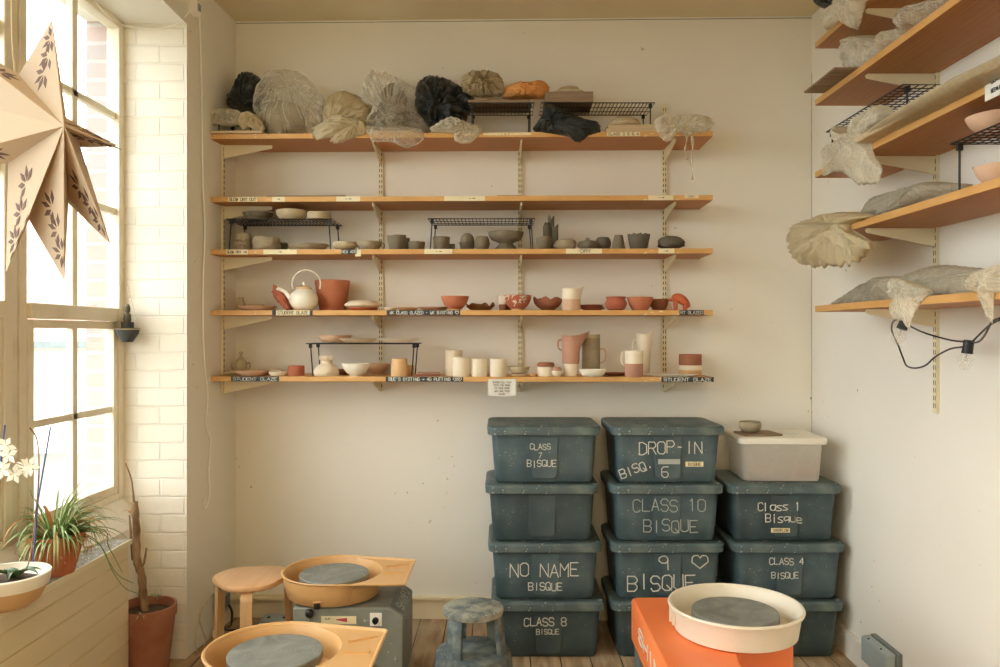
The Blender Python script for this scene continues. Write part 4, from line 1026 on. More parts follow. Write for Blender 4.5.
# clear tub
zt = 3*q; t = thing('clear_tub', 'milky translucent plastic tub holding pots, on the Class 1 storage box', 'tub', ((786.5-500)*3.70/F, 3.70+.185, zt+.0015), -.05)
tw, td, th = .415, .36, .205
mb = MB(); rings = []
for z_, ins, rr in ((0,.016,.03),(.01,.012,.035),(th-.025,0,.035)):
    rings.append([(p[0],p[1],z_) for p in rrect(tw-.035-2*ins, td-.03-2*ins, rr)])
ringmesh(mb, rings, 0, True, True)
mb.build('body', 'tub_plastic', t, smooth=50)
mb = MB(); rings = []
for z_, ins, rr in ((th-.03,.003,.03),(th-.008,0,.032),(th,.006,.03),(th+.002,.03,.02)):
    rings.append([(p[0],p[1],z_) for p in rrect(tw-2*ins, td-2*ins, rr)])
ringmesh(mb, rings); mb.build('lid', 'tub_lid', t, bevel=.002)
for k,(px,col_,r_) in enumerate(((760,'bisque_pink',.035),(779,'clay_pale',.04),(797,'terracotta',.035),(808,'terracotta_pink',.04))):
    o = MB().lathe([(0,0),(r_*.8,0),(r_,.06),(r_*.9,.062),(r_*.7,.01),(0,.01)],24).build('cup',col_,None,((px-500)*3.80/F,3.80+.02*(k%2),zt+.012),smooth=50)
    tag(o, ['pinkish cup showing through the clear tub, nearest its panelled corner','pale cup showing dimly in the middle of the clear tub','terracotta cup showing through the clear tub','pink clay cup at the wall end inside the clear tub'][k],'cup','cups inside the clear tub')
zl = zt+th+.004
o = MB().box((-.09,-.075,0),(.09,.075,.010)).build('clay_tile','board_grey',None,((757-500)*3.84/F,3.83,zl),.12,bevel=.002); tag(o,'flat brown clay tile under the speckled bowl on the clear tub','tile')
o = MB().prism([(-.07,-.05),(.05,-.06),(.08,0),(.03,.05),(-.05,.04)],0,.003).build('paper_scrap','paper',None,((775-500)*3.84/F+.045,3.86,zl),.1); tag(o,'torn white paper scrap beside the tile on the clear tub','paper')
w_ = 22*3.83/F; hb_ = .052
o = MB().lathe([(a*w_/2,b*hb_) for a,b in vessel(smoothprof(SH['bowl_round']),.1,.1)],36,jit=.04).build('bowl','grey_clay_light',None,((750-500)*3.83/F,3.83,zl+.0115),smooth=50); tag(o,'small speckled grey-brown bowl on top of the clear tub','bowl')

# ================================================================== potter's wheels
def wheel(label, x, y, z, group):
    t = thing('potters_wheel', label, "potter's wheel", (x, y, 0.002), 0, group)
    # metal body: front outline in XZ extruded in Y; head centre at local 0,0
    top = z-.095
    mb = MB().prism([(-.136,.03),(.323,.03),(.323,top-.04),(.264,top),(-.136,top)], -.17, .19, axis='Y')
    mb.build('body','wheel_metal',t,bevel=.006)
    for a,b in ((-.10,-.14),(.28,-.14),(-.10,.16),(.28,.16)):
        MB().lathe([(0,0),(.018,0),(.016,.032),(0,.032)],16,(a,b,0)).build('foot','black_plastic',t)
    MB().tube([(0,0,top-.001),(0,0,z-.03)],.02,16).build('shaft','leg_grey',t)
    # splash pan
    circle = [(.222*math.cos(2*PI*k/72), .222*math.sin(2*PI*k/72)) for k in range(72)]
    corners = [(.336,.15),(.343,.138),(.336,-.205),(.326,-.212)]
    def support(dx, dy):
        """distance from the centre to the hull outline in a direction, by sampling the convex hull"""
        best = .222
        for (x1,y1),(x2,y2) in hull_edges:
            den = dx*(y2-y1)-dy*(x2-x1)
            if abs(den) < 1e-9: continue
            tt_ = (x1*(y2-y1)-y1*(x2-x1))/den; ss = (x1*dy-y1*dx)/den
            if tt_ > 0 and -1e-6 <= ss <= 1+1e-6: best = max(best, tt_)
        return best
    pts = sorted(circle+corners)
    def half(ps):
        h = []
        for p in ps:
            while len(h) > 1 and (h[-1][0]-h[-2][0])*(p[1]-h[-2][1])-(h[-1][1]-h[-2][1])*(p[0]-h[-2][0]) <= 0: h.pop()
            h.append(p)
        return h
    hl = half(pts)[:-1]+half(pts[::-1])[:-1]; hull_edges = list(zip(hl, hl[1:]+hl[:1]))
    angs = [2*PI*k/128 for k in range(128)] + [math.atan2(b,a) % (2*PI) for a,b in corners]
    angs = sorted(angs); zr = z+.018; rings = []
    def ring(rf, zv): rings.append([(rf(R_)*math.cos(a), rf(R_)*math.sin(a), zv(R_) if callable(zv) else zv) for a, R_ in zip(angs, Rs)])
    Rs = [support(math.cos(a), math.sin(a)) for a in angs]
    tray = lambda R_: min(1, max(0, (R_-.224)/.02))
    ring(lambda R_: .10, zr-.104); ring(lambda R_: .192, zr-.104); ring(lambda R_: .200, zr-.098)
    ring(lambda R_: .215, zr-.034)
    ring(lambda R_: R_-.006, lambda R_: zr-.010 if R_ > .226 else zr-.012); ring(lambda R_: R_, lambda R_: zr-.006)
    ring(lambda R_: R_+.003, zr-.003); ring(lambda R_: R_-.001, zr); ring(lambda R_: R_-.007, zr-.001)
    ring(lambda R_: R_-.012, lambda R_: zr-.008)
    ring(lambda R_: .2105+(R_-.222)*.0 + .0, lambda R_: zr-.010)
    ring(lambda R_: .206, lambda R_: zr-.018); ring(lambda R_: .198, zr-.06); ring(lambda R_: .190, zr-.094); ring(lambda R_: .10, zr-.098)
    pm = MB(); ringmesh(pm, rings, 0, False, False)
    n = len(angs); o_ = 0
    # close the underside to inside at the centre hole
    for k in range(n):
        l = (k+1) % n; pm.f.append((k, (len(rings)-1)*n+k, (len(rings)-1)*n+l, l)); pm.m.append(0)
    for (ax,ay),(bx_,by_) in (((.222,.055),(.315,.10)),((.225,-.03),(.31,-.035))):
        pm.beam((ax,ay,zr-.009),(bx_,by_,zr-.0095),.013,.013)
    pm.build('splash_pan','pan_tan',t,smooth=40)
    MB().box((-.038,-.2165,zr-.104),(-.016,-.19,zr-.078)).build('drain_plug','black_plastic',t,None)
    b = MB().beam((-.045,-.2165,zr-.074),(-.010,-.2165,zr-.074),.004,.006); b.build('drain_clip','pan_tan',t)
    MB().lathe([(0,z-.026),(.150,z-.026),(.1515,z-.004),(.149,z),(0,z)],64).build('wheel_head','wheel_head',t,smooth=35)
    # brand plate on the sloping shoulder
    nv = Vector((.04,0,.059)).normalized(); uv = Vector((0,1,0)); vv = Vector((-.059,0,.04)).normalized()
    c = Vector((.2935,.01,top-.02)) + nv*.001
    pb = MB(); qd = [c+uv*a+vv*b_ for a,b_ in ((-.15,-.034),(.15,-.034),(.15,.034),(-.15,.034))]
    pb.add([p for p in qd]+[p+nv*.002 for p in qd], [(3,2,1,0),(4,5,6,7),(0,1,5,4),(1,2,6,5),(2,3,7,6),(3,0,4,7)])
    bp_ = pb.build('brand_plate','machine_grey',t)
    write('SHIMPO', c+nv*.0022+vv*-.006, uv, vv, .036, 'chalk_dim', bp_, 'lettering', w=.2, mess=0, wf=.9)
    write('POTTERS WHEEL', c+nv*.0022+vv*.025, uv, vv, .009, 'plate_grey', bp_, 'lettering', w=.18, mess=0, wf=.9)
    yf_ = -.1705
    pl = MB().box((-.018,yf_-.002,top-.066),(.128,yf_,top-.034)).build('warning_label','tape_pale',t)
    MB().add([(.045,yf_-.0035,top-.046),(.09,yf_-.0035,top-.041),(.09,yf_-.0035,top-.058),(.045,yf_-.0035,top-.050),(.045,yf_-.002,top-.046),(.09,yf_-.002,top-.041),(.09,yf_-.002,top-.058),(.045,yf_-.002,top-.050)],[(0,3,2,1),(4,5,6,7),(0,1,5,4),(1,2,6,5),(2,3,7,6),(3,0,4,7)]).build('red_flash','red_label',pl)
    write('CLAY',(.01,yf_-.0022,top-.044),(1,0,0),(0,0,1),.007,'leg_grey',pl,'lettering',w=.15,mess=0)
    sw = MB().box((.185,yf_-.003,top-.075),(.235,yf_,top-.02)).build('switch_plate','cable_white',t,bevel=.001)
    MB().tube([(.209,yf_-.003,top-.05),(.209,yf_-.016,top-.05)],.013,20).box((.205,yf_-.022,top-.062),(.213,yf_-.012,top-.038)).build('knob','black_plastic',sw)
    lv = MB().tube([(-.058,yf_-.008,top-.09),(-.064,yf_-.012,top-.03)],.0035,8).build('speed_lever','leg_grey',t,smooth=True)
    MB().lathe([(0,-.018),(.010,-.0155),(.0165,-.007),(.0165,.007),(.010,.0155),(0,.018)],20,(-.065,yf_-.012,top-.018)).build('ball_knob','black_plastic',lv,smooth=True)
    MB().tube([(.3225,-.08,top-.09),(.325,-.08,top-.09)],.012,16).tube([(.3,-.1705,top-.22),(.3,-.173,top-.22)],.004,8).build('screw','leg_grey',t)
    return t
wheel("grey metal potter's wheel with a tan splash pan, beside the plywood stool", -.727, 3.48, .459, 'pair of tan-topped wheels')
wheel("tan-panned potter's wheel cut off by the bottom edge, in front of the grey metal one", -.727, 2.57, .479, 'pair of tan-topped wheels')

# orange wheel with cream basin
t = thing('potters_wheel', "orange potter's wheel table with a cream round basin on tall legs", "potter's wheel", (.838, 2.83, .002))
zt_ = .448
def L2(x,y): return (x-.838, y-2.83)
plan = [(.545,3.2),(.53,3.19),(.525,3.17),(.525,2.33),(.54,2.31),(.762,2.31),(.774,2.33),(.774,2.56),(.785,2.62),(.82,2.68),(.88,2.72),(.95,2.735),(1.005,2.735),(1.015,2.745),(1.015,3.19),(1.0,3.2)]
plan = [L2(*p) for p in plan]
mb = MB(); n_ = len(plan); cx_ = sum(p[0] for p in plan)/n_; cy_ = sum(p[1] for p in plan)/n_
rings = [[(p[0],p[1],z_) for p in plan] for z_ in (zt_-.165, zt_-.012)] + [[(p[0]+(cx_-p[0])*.02,p[1]+(cy_-p[1])*.02,zt_) for p in plan]]
ringmesh(mb, rings); mb.build('table_top','orange_plastic',t,bevel=.006)
for a,b in ((.56,3.165),(.56,2.36),(.98,3.165),(.745,2.36),(.98,2.78)):
    a,b = L2(a,b); MB().tube([(a,b,zt_-.166),(a,b,0)],.024,16).build('leg','leg_grey',t,smooth=50)
x_ = .525-.838-.0012
mb2 = write('SHIMPO', (x_,-.12,zt_-.075), (0,-1,0), (0,0,1), .05, 'chalk', t, 'lettering', w=.16, mess=.04, wf=1.6)
mb = MB(); r0=.24
rim = .546
mb.lathe([(r_*.965,z_) for r_,z_ in [(0,zt_+.002),(.212,zt_+.002),(.220,zt_+.006),(.232,rim-.02),(.234,rim-.016),(.241,rim-.014),(.244,rim-.006),(.241,rim),(.235,rim),(.229,rim-.008),(.214,zt_+.018),(.205,zt_+.012),(0,zt_+.012)]],80)
mb.build('basin','pan_cream',t,smooth=40)
for a in (PI+.05, .15):
    ca, sa = math.cos(a), math.sin(a)
    c_ = Vector((ca*.227, sa*.227, rim-.045)); u_ = Vector((-sa,ca,0)); n_v = Vector((ca,sa,0))
    MB().beam(c_-Vector((0,0,.022))-u_*.018, c_+Vector((0,0,.03))-u_*.018, .006,.012).beam(c_-Vector((0,0,.022))+u_*.018, c_+Vector((0,0,.03))+u_*.018,.006,.012).beam(c_-u_*.02+Vector((0,0,.028)), c_+u_*.02+Vector((0,0,.028)),.012,.008).build('basin_clip','pan_cream',t,bevel=.001)
MB().tube([(0,0,zt_+.012),(0,0,.495)],.03,16).build('shaft','leg_grey',t)
MB().lathe([(0,.494),(.149,.494),(.1515,.499),(.1515,.516),(.149,.521),(0,.521)],64).build('wheel_head','wheel_head',t,smooth=35)

# ================================================================== stools
t = thing('step_stool', 'round blue-grey plastic step stool dusted with clay', 'step stool', ((473.5-500)*3.14/F, 3.14, .001))
zt2, zb2 = .43, .262
MB().lathe([(0,zt2-.022),(.108,zt2-.022),(.1175,zt2-.024),(.120,zt2-.012),(.118,zt2-.003),(.111,zt2),(0,zt2+.001)],56,m=0).build('top_step',['stool_top'],t,smooth=40)
MB().lathe([(0,zb2-.03),(.150,zb2-.03),(.158,.05),(.182,.03),(.186,0),(.192,0),(.190,.035),(.172,.06),(.152,zb2-.035),(.146,zb2-.006),(.135,zb2),(0,zb2+.002)],56).build('base','stool_plastic',t,smooth=40)
for a in (-2.25, -.25, .75, 2.2):
    pts_ = []
    for rr_, z_ in ((.128,zb2-.004),(.110,zt2-.02)):
        for da in (-.36,.36):
            for dr in (0,-.022): pts_.append(((rr_+dr)*math.cos(a+da),(rr_+dr)*math.sin(a+da),z_))
    arc = MB()
    for k in range(8):
        a0 = a-.31+.62*k/8; a1 = a-.31+.62*(k+1)/8
        vs=[]
        for rr_, z_ in ((.130,zb2-.004),(.114,zt2-.02)):
            for aa,dr in ((a0,0),(a1,0),(a1,-.02),(a0,-.02)): vs.append(((rr_+dr)*math.cos(aa),(rr_+dr)*math.sin(aa),z_))
        arc.add(vs,[(3,2,1,0),(4,5,6,7),(0,1,5,4),(2,3,7,6)]+([(3,0,4,7)] if k==0 else [])+([(1,2,6,5)] if k==7 else []))
    arc.build('leg','stool_plastic',t,smooth=40)
# plywood stool: rounded triangular seat, bent legs
t = thing('plywood_stool', 'pale bent-plywood stool with a rounded triangular seat', 'stool', (-1.097, 3.51, .001))
zs_ = .438; out = []
for k in range(72):
    a = 2*PI*k/72; r_ = .163 + .011*math.cos(3*(a-2.79)) - .004*math.cos(6*(a-2.79)); out.append((r_*math.cos(a), r_*math.sin(a)))
mb = MB(); ringmesh(mb, [[(p[0]*k_,p[1]*k_,z_) for p in out] for k_,z_ in ((.975,zs_-.022),(1,zs_-.017),(1,zs_-.004),(.98,zs_))]); mb.build('seat','ply',t,smooth=50)
for a in (2.79, 2.79+2*PI/3, 2.79+4*PI/3):
    ca, sa = math.cos(a), math.sin(a); lp = [(.06,zs_-.03),(.13,zs_-.03)]
    for k in range(7):
        b_ = PI/2*k/6; lp.append((.135+.035*math.sin(b_), zs_-.065+.035*math.cos(b_)))
    lp += [(.176,.2),(.19,0)]
    lm = MB(); wv = .0245
    vs = []
    for i_,(r_,z_) in enumerate(lp):
        p0_ = lp[max(i_-1,0)]; p1_ = lp[min(i_+1,len(lp)-1)]
        d_ = Vector((p1_[0]-p0_[0],p1_[1]-p0_[1])).normalized(); nn = Vector((-d_.y,d_.x))*.008
        for sgn,ww in ((1,-wv),(1,wv),(-1,wv),(-1,-wv)):
            rr_,zz_ = r_+nn.x*sgn, z_+nn.y*sgn
            vs.append((rr_*ca-ww*sa, rr_*sa+ww*ca, max(0,zz_)))
    fs = []
    for i_ in range(len(lp)-1):
        for k in range(4): fs.append((i_*4+k,i_*4+(k+1)%4,(i_+1)*4+(k+1)%4,(i_+1)*4+k))
    fs += [(3,2,1,0), tuple((len(lp)-1)*4+k for k in range(4))]
    lm.add(vs,fs).build('leg','ply_leg',t,smooth=40)
# things on the floor behind
t = thing('foot_pedal','flat grey foot pedal on the floor against the skirting board','foot pedal',((276-500)*4.09/F,4.10,.001),RZ)
MB().box((-.08,-.055,0),(.08,.06,.03)).build('base','socket_grey',t,bevel=.005); MB().box((-.075,-.05,.0305),(.075,.055,.042)).build('treadle','socket_grey',t,bevel=.006)
for k in (-1,1): MB().tube([(k*.04,0,.042),(k*.04,0,.046)],.009,12).build('screw','black_plastic',t)
yk=4.02; t = thing('wall_socket_box','grey box on the wall behind the plywood stool','electrical box',(xleft(yk)+.001,yk,P(224,601,yk).z))
MB().box((0,-.06,-.055),(.045,.06,.055)).build('casing','socket_grey',t,bevel=.005); MB().box((.045,-.045,-.03),(.049,.045,.03)).build('cover_plate','machine_grey',t,bevel=.001)
cable('cable',[P(229,605,4.0),P(232,612,4.02),P(231,625,3.98),P(226,627,3.9),P(229,630,3.85)+Vector((0,0,0)),P(262,628,3.95)],.006,'black_plastic','dark cable trailing from the wall box to the foot pedal')
t = thing('plug_adaptor','small white plug adaptor in the corner near the plywood stool','plug',P(218.5,631,3.95)+Vector((0,0,-.02)))
MB().box((-.02,-.03,0),(.02,.03,.03)).box((-.015,-.02,.03),(.018,.02,.055)).build('casing','cable_white',t,bevel=.004); MB().box((-.012,-.034,.006),(.012,-.03,.022)).build('socket_face','plate_grey',t)
# weatherproof socket on the side wall
t = thing('weatherproof_socket','grey weatherproof socket box low on the side wall','electrical box',(XR-.0005,3.34,.085))
MB().box((-.025,-.115,-.005),(-.0,.115,.122)).build('back_box','machine_grey',t,bevel=.005)
MB().prism([(-.062,.005),(-.068,.012),(-.068,.105),(-.062,.114),(-.027,.118),(-.027,0)],-.112,.112,axis='Y').build('hinged_cover','socket_grey',t,bevel=.006)
MB().tube([(-.066,-.06,.121),(-.06,-.06,.123)],.003,8).tube([(-.066,.05,.121),(-.06,.05,.123)],.003,8).build('screw','black_plastic',t)
# ================================================================== paper star
def star():
    Yc = 1.95
    hub = P(64,126,1.80); back = P(14,150,2.14)
    tips = [(52,20),(116,146),(110,243),(64.5,280),(6,272),(-110,172),(-86,10)]
    dys  = [1.93,1.90,1.93,1.96,1.97,2.0,2.0]
    val  = [(66,118),(79,143),(68.5,198),(29,219),(8,163),(-42,100),(19,75)]
    t = thing('paper_star', 'large folded paper star lantern with cut-out snowflakes hanging before the window', 'star lantern', P(14,150,1.97))
    o = t.location.copy()
    Tp = [P(a,b,y)-o for (a,b),y in zip(tips,dys)]; V = [P(a,b,1.97)-o for a,b in val]; H = hub-o; Bk = back-o
    mb = MB(); flakes = []
    n = len(Tp)
    for i in range(n):
        v0 = V[i-1]; v1 = V[i]; tp = Tp[i]
        for apex in (H, Bk):
            for a, b in ((v0, tp), (tp, v1)):
                mb.add([apex, a, b], [(0,1,2)])
        # snowflakes on the two front faces of this point
        for vv in (v0, v1):
            nrm = (vv-H).cross(tp-H).normalized()
            if nrm.y > 0: nrm = -nrm
            for f in (.26,.50,.72):
                c = H.lerp(tp, f); e = vv.lerp(tp, f if f < 1 else 1)
                wv = (e-c).length
                q = c.lerp(e, .5) if f > .3 else c.lerp(e,.55)
                ax = (tp-H).normalized(); s = min(.040, .016+.5*wv)*(1.15-.3*f)
                side = nrm.cross(ax)
                if side.dot(e-c) < 0: side = -side
                for k in range(5):
                    an = -PI/2*.95 + PI*.95*k/4
                    d = side*math.cos(an) + ax*math.sin(an); pd = nrm.cross(d)
                    b0 = q - side*s*.35 + nrm*.0011
                    pp = [b0+d*s*.22, b0+d*s*.62+pd*s*.17, b0+d*s*1.08, b0+d*s*.62-pd*s*.17]
                    flakes.append(pp)
    for pp in flakes: mb.add(pp, [(0,1,2,3)], 1)
    body = mb.build('body',['star_paper','star_brown'],t)
    md = body.modifiers.new('thickness','SOLIDIFY'); md.thickness = .0008
    MB().tube([P(14.5,73,1.97)-o, P(12,40,1.97)-o, P(11,-60,1.97)-o, Vector((P(11,-60,1.97)-o).to_tuple()[:2]+(ZC-o.z,))], .002, 6).build('hanging_cord','string',t)
star()

# ================================================================== plants
rr = random.Random(11)
def blade(mb, base, direction, length, width, droop, m=0, n=9, curl=0, stripe=None):
    """one arching strap leaf"""
    p = Vector(base); d = Vector(direction).normalized(); pts = [p.copy()]; step = length/n
    for k in range(n):
        d = (d + Vector((0,0,-droop*(k+1)/n/n*2.2))).normalized(); p = p + d*step; pts.append(p.copy())
    side = d.cross(Vector((0,0,1)));
    if side.length < 1e-3: side = Vector((1,0,0))
    side = Vector(direction).cross(Vector((0,0,1))); side = side.normalized() if side.length > 1e-3 else Vector((1,0,0))
    vs = []
    for k, q in enumerate(pts):
        f = k/n; w_ = width*(.55+.45*math.sin(PI*min(1,f*1.3+.15)))*(1-f**3)+.0003
        lift = Vector((0,0,w_*.25))
        vs += [q-side*w_/2+lift, q-side*w_*.17, q+side*w_*.17, q+side*w_/2+lift]
    o = len(mb.v); mb.v += vs
    for k in range(n):
        for j in range(3):
            a = o+k*4+j; mb.f.append((a,a+1,a+5,a+4)); mb.m.append(stripe if (j == 1 and stripe is not None) else m)
def taperpot(r0, r1, h, lipw=.006, liph=.03, t=.007):
    return [(0,0),(r0,0),(r1-.004,h-liph),(r1+lipw*.3,h-liph),(r1+lipw*.5,h-.004),(r1+lipw*.4,h),(r1-t,h),(r1-t-.004,h-.06),(0,h-.065)]
# spider plant on the ledge
zl = .072+.572+.0005
yp = 2.87; xp = -1.606
hpot = .142
t = thing('potted_spider_plant', 'striped spider plant with dried tips in a terracotta pot on the ledge', 'potted plant', (xp, yp, zl+.0005))
MB().lathe(taperpot(.061,.094,hpot),48).build('pot','planter',t,smooth=40)
MB().lathe([(0,hpot-.024),(.086,hpot-.024),(.05,hpot-.014),(0,hpot-.010)],32,jit=.05).build('soil','soil',t,smooth=True)
mb = MB()
for k in range(190):
    a = rr.uniform(0,2*PI); el = rr.uniform(.25,1.35); d = Vector((math.cos(a)*math.cos(el), math.sin(a)*math.cos(el), math.sin(el)))
    L_ = rr.uniform(.14,.27); dead = rr.random() < .14
    if d.x < -.3: L_ *= .6
    blade(mb, (math.cos(a)*.03, math.sin(a)*.03, hpot-.015), d, L_, rr.uniform(.010,.016), rr.uniform(.8,3.2), 2 if dead else 0, stripe=None if dead else 1)
for k in range(14):   # dried drooping leaves over the rim
    a = rr.uniform(-2.4,.9); d = Vector((math.cos(a), math.sin(a), .5))
    blade(mb, (math.cos(a)*.06, math.sin(a)*.06, hpot-.005), d, rr.uniform(.09,.16), .008, 7, 2)
for v in mb.v:
    if v.x + t.location.x < -1.545 and v.z < .004: v.z = .004
    if v.x + t.location.x < -1.70: v.x = -1.70 - t.location.x + (v.x + t.location.x + 1.70)*.1
    if v.z < .09 and v.x + t.location.x < -1.655: v.x = -1.655 - t.location.x
mb.build('foliage',['leaf','leaf_pale','leaf_dead'],t,smooth=True)
mb = MB()
for k,(pts) in enumerate([
    [(82,520),(96,540),(108,560),(118,575),(133,583)], [(84,515),(100,545),(112,570),(125,588),(140,594)], [(88,512),(104,530),(108,545),(116,560),(122,572)]]):
    P0 = [P(a,b,yp+.05+.4*(i/len(pts))) - t.location for i,(a,b) in enumerate(pts)]
    P0[0] = Vector((.05,-.02,hpot+.03))
    mb.tube(smooth_path(P0,5),.0016,6)
mb.build('runner','leaf',t,smooth=True)
mb = MB()
for q in (P(82,538,yp+.1),P(89,547,yp+.15)):
    for k in range(9):
        a = k*.7; blade(mb, q-t.location, (math.cos(a),math.sin(a),rr.uniform(-.2,.5)), .035, .005, 2, 1)
mb.build('plantlet',['leaf','leaf_dead'],t,smooth=True)
# orchid in a white bowl with support canes
yo = 2.52; xo = -1.57
t = thing('potted_orchid', 'dark-leaved orchid in a wide white and brown bowl at the picture edge', 'potted plant', (xo, yo, zl+.0005))
ho = .105
MB().lathe([(0,0),(.07,0),(.098,.02),(.118,ho*.55),(.124,ho*.62),(.130,ho*.97),(.128,ho),(.119,ho),(.112,ho-.03),(0,ho-.03)],48,mfun=lambda z: 1 if z > ho*.6 else 0).build('pot',['bisque_tan','glaze_white'],t,smooth=40)
MB().lathe([(0,ho-.032),(.1,ho-.03),(.05,ho-.015),(0,ho-.012)],24,jit=.1).build('bark_chips','soil',t,smooth=True)
mb = MB()
for a, L_ in ((-.3,.15),(.4,.12),(-1.2,.16),(2.6,.10),(-2.2,.15)):
    blade(mb,(0.03,0,ho-.02),(math.cos(a),math.sin(a),1.0),L_*.75,.04,1.3)
mb.build('foliage','leaf_dark',t,smooth=True)
ol = t.location
MB().tube([P(33,562,yo+.02)-ol, P(38,500,yo+.05)-ol, P(50.5,427,yo+.1)-ol],.0026,8).tube([P(-4,560,yo)-ol, P(0,470,yo)-ol, P(5,425,yo)-ol],.0026,8).build('support_cane','cane_blue',t)
MB().tube(smooth_path([Vector((.02,0,ho-.02)), P(28,565,yo)-ol, P(36,510,yo)-ol, P(39,470,yo+.02)-ol, P(37,440,yo+.04)-ol, P(30,428,yo)-ol],6),.0022,6).build('stem','bark',t,smooth=True)
mb = MB()
for (a,b) in ((8,455),(2,470),(14,474),(24,468),(6,446),(30,466)):
    c = P(a,b,yo-.03+rr.uniform(-.02,.02))-ol
    for k in range(5):
        an = k*2*PI/5+a; u_ = Vector((math.cos(an),rr.uniform(-.3,.3),math.sin(an))); pd = Vector((-math.sin(an),0,math.cos(an)))
        w_ = .019; l_ = .034
        pp = [c, c+u_*l_*.5+pd*w_*.5, c+u_*l_, c+u_*l_*.5-pd*w_*.5]
        mb.add(pp+[p+Vector((0,.001,0)) for p in pp],[(0,1,2,3),(7,6,5,4),(0,4,5,1),(1,5,6,2),(2,6,7,3),(3,7,4,0)])
mb.tube(smooth_path([P(37,470,yo)-ol,P(28,468,yo)-ol,P(14,462,yo-.02)-ol,P(2,458,yo-.03)-ol],4),.0014,6,1)
mb.build('blossoms',['glaze_white','bark'],t)
# bare plant in the tall floor pot
yq = 3.46; xq = (146.5-500)*yq/F; hq = EZ-(605-333.5)*yq/F
t = thing('potted_bare_stem', 'almost bare woody stem in a tall old terracotta pot on the floor', 'potted plant', (xq, yq, .001))
MB().lathe(taperpot(.085,.122,hq,.006,.045),48).build('pot','planter_old',t,smooth=40)
MB().lathe([(0,hq-.05),(.108,hq-.035),(.05,hq-.026),(0,hq-.022)],32,jit=.06).build('soil','soil',t,smooth=True)
ql = t.location
mb = MB(); tr_ = smooth_path([Vector((.0,0,hq-.04)),P(143.5,600,yq)-ol*0-ql,P(141.5,575,yq)-ql,P(137,560,yq)-ql,P(136.5,530,yq)-ql,P(134.5,502,yq)-ql],6)
mb.tube(tr_,[.0178-.0001*i+.0016*math.sin(i*1.9) for i in range(len(tr_))],12)
mb.build('trunk','bark',t,smooth=True)
MB().tube(smooth_path([P(134,503,yq)-ql,P(132.5,490,yq)-ql,P(131,478,yq)-ql,P(125.5,463,yq)-ql],4),[.0062-.0003*i for i in range(13)],8).tube([P(140,570,yq)-ql,P(144,563,yq)-ql,P(146.5,548,yq)-ql],[.006,.0055,.004],8).tube([P(133,560,yq)-ql,P(131,535,yq)-ql,P(129.5,515,yq)-ql],[.007,.006,.0035],8).build('branch','bark',t,smooth=True)
mb = MB()
for q,c_ in ((P(155,597,yq-.02),14),(P(141,616,yq-.11),14),(P(130,513,yq),6)):
    for k in range(c_):
        a = rr.uniform(0,6.28); blade(mb, q-ql, (math.cos(a),math.sin(a),rr.uniform(.2,1.5)), rr.uniform(.02,.045), .006, 2, 0 if c_ > 6 else 2, stripe=1 if c_ > 6 else None)
mb.build('offshoot_leaves',['leaf','leaf_pale','leaf_dead'],t,smooth=True)

# hanging cactus planter
yh = 3.63; c = P(127.5,333,yh)
t = thing('hanging_planter', 'small dark bowl with a cactus hanging by string on the white bricks', 'hanging planter', (c.x, c.y, P(127,342,yh).z))
rb = 11.5*yh/F; hh = 14*yh/F
MB().lathe([(0,0),(rb*.42,0),(rb*.9,hh*.6),(rb,hh*.95),(rb*.97,hh),(rb*.85,hh),(rb*.75,hh*.8),(0,hh*.78)],32).lathe([(0,hh*.8),(rb*.5,hh*.8),(rb*.52,hh*1.42),(rb*.45,hh*1.42),(rb*.4,hh*1.3),(0,hh*1.3)],24).build('bowl','pot_slate',t,smooth=40)
zc = hh*1.3; mb = MB()
for k in range(1): mb.lathe([(0,zc),(rb*.26,zc),(rb*.30,zc+.02),(rb*.27,zc+.042),(rb*.12,zc+.05),(rb*.20,zc+.056),(rb*.22,zc+.075),(rb*.14,zc+.088),(0,zc+.092)],20)
for v in mb.v:
    a = math.atan2(v.y,v.x); k = 1+.09*math.cos(a*10); v.x*=k; v.y*=k
mb.build('cactus','cactus',t,smooth=True)
hk = P(122,264,yh+.055)-t.location
mb = MB()
for a in (0,2.1,4.2): mb.tube([Vector((math.cos(a)*rb,math.sin(a)*rb,hh*.95)), hk],.0012,5)
mb.tube([Vector((math.cos(k*.52)*(rb+.001),math.sin(k*.52)*(rb+.001),hh*.92)) for k in range(12)],.002,6,closed=True)
mb.tube([hk-Vector((0,0,.004)),hk+Vector((0,0,.012))],.007,8)
mb.build('string_hanger','string',t)

def PX(px, py, x): Y = x*F/(px-500); return Vector((x, Y, EZ-(py-333.5)*Y/F))
# ================================================================== bags and wrapped things on the top shelf
Z1 = SHZ[0]
def bag(name, label, cat, lobes, m, group=None, sheets=(), seed=0, zs=None, extra=None):
    """lobes: (px, py, rx px, ry px, depth m, Y); sheets hang over an edge"""
    c0 = P(lobes[0][0], lobes[0][1], lobes[0][5]); base = Vector((c0.x, c0.y, (zs if zs is not None else c0.z)))
    mb = MB()
    for k, (px, py, rx, ry, dp, Y, *o) in enumerate(lobes):
        c = P(px, py, Y) - base; amp = o[0] if o else .22; f = o[1] if len(o) > 1 else 2.2
        rot = o[2] if len(o) > 2 else 0
        hang = o[3] if len(o) > 3 else False
        mb.blob(c, (rx*Y/F, dp, ry*Y/F), seed+k*1.7, amp, f, 4, zmin=None if (zs is None or hang) else .001, rot=rot)
    for (px, py, w_, h_, Y, tp, lean) in sheets:
        c = P(px, py, Y) - base
        mb.sheet(c, (w_*Y/F,0,0), (lean*Y/F,-.012,-h_*Y/F), 18, 22, seed+px, .007, 28, taper=tp)
    if extra: extra(mb, base)
    o = mb.build(name, m, None, base, smooth=True)
    tag(o, label, cat, group)
    return o
GB = 'bagged work on the top shelf'
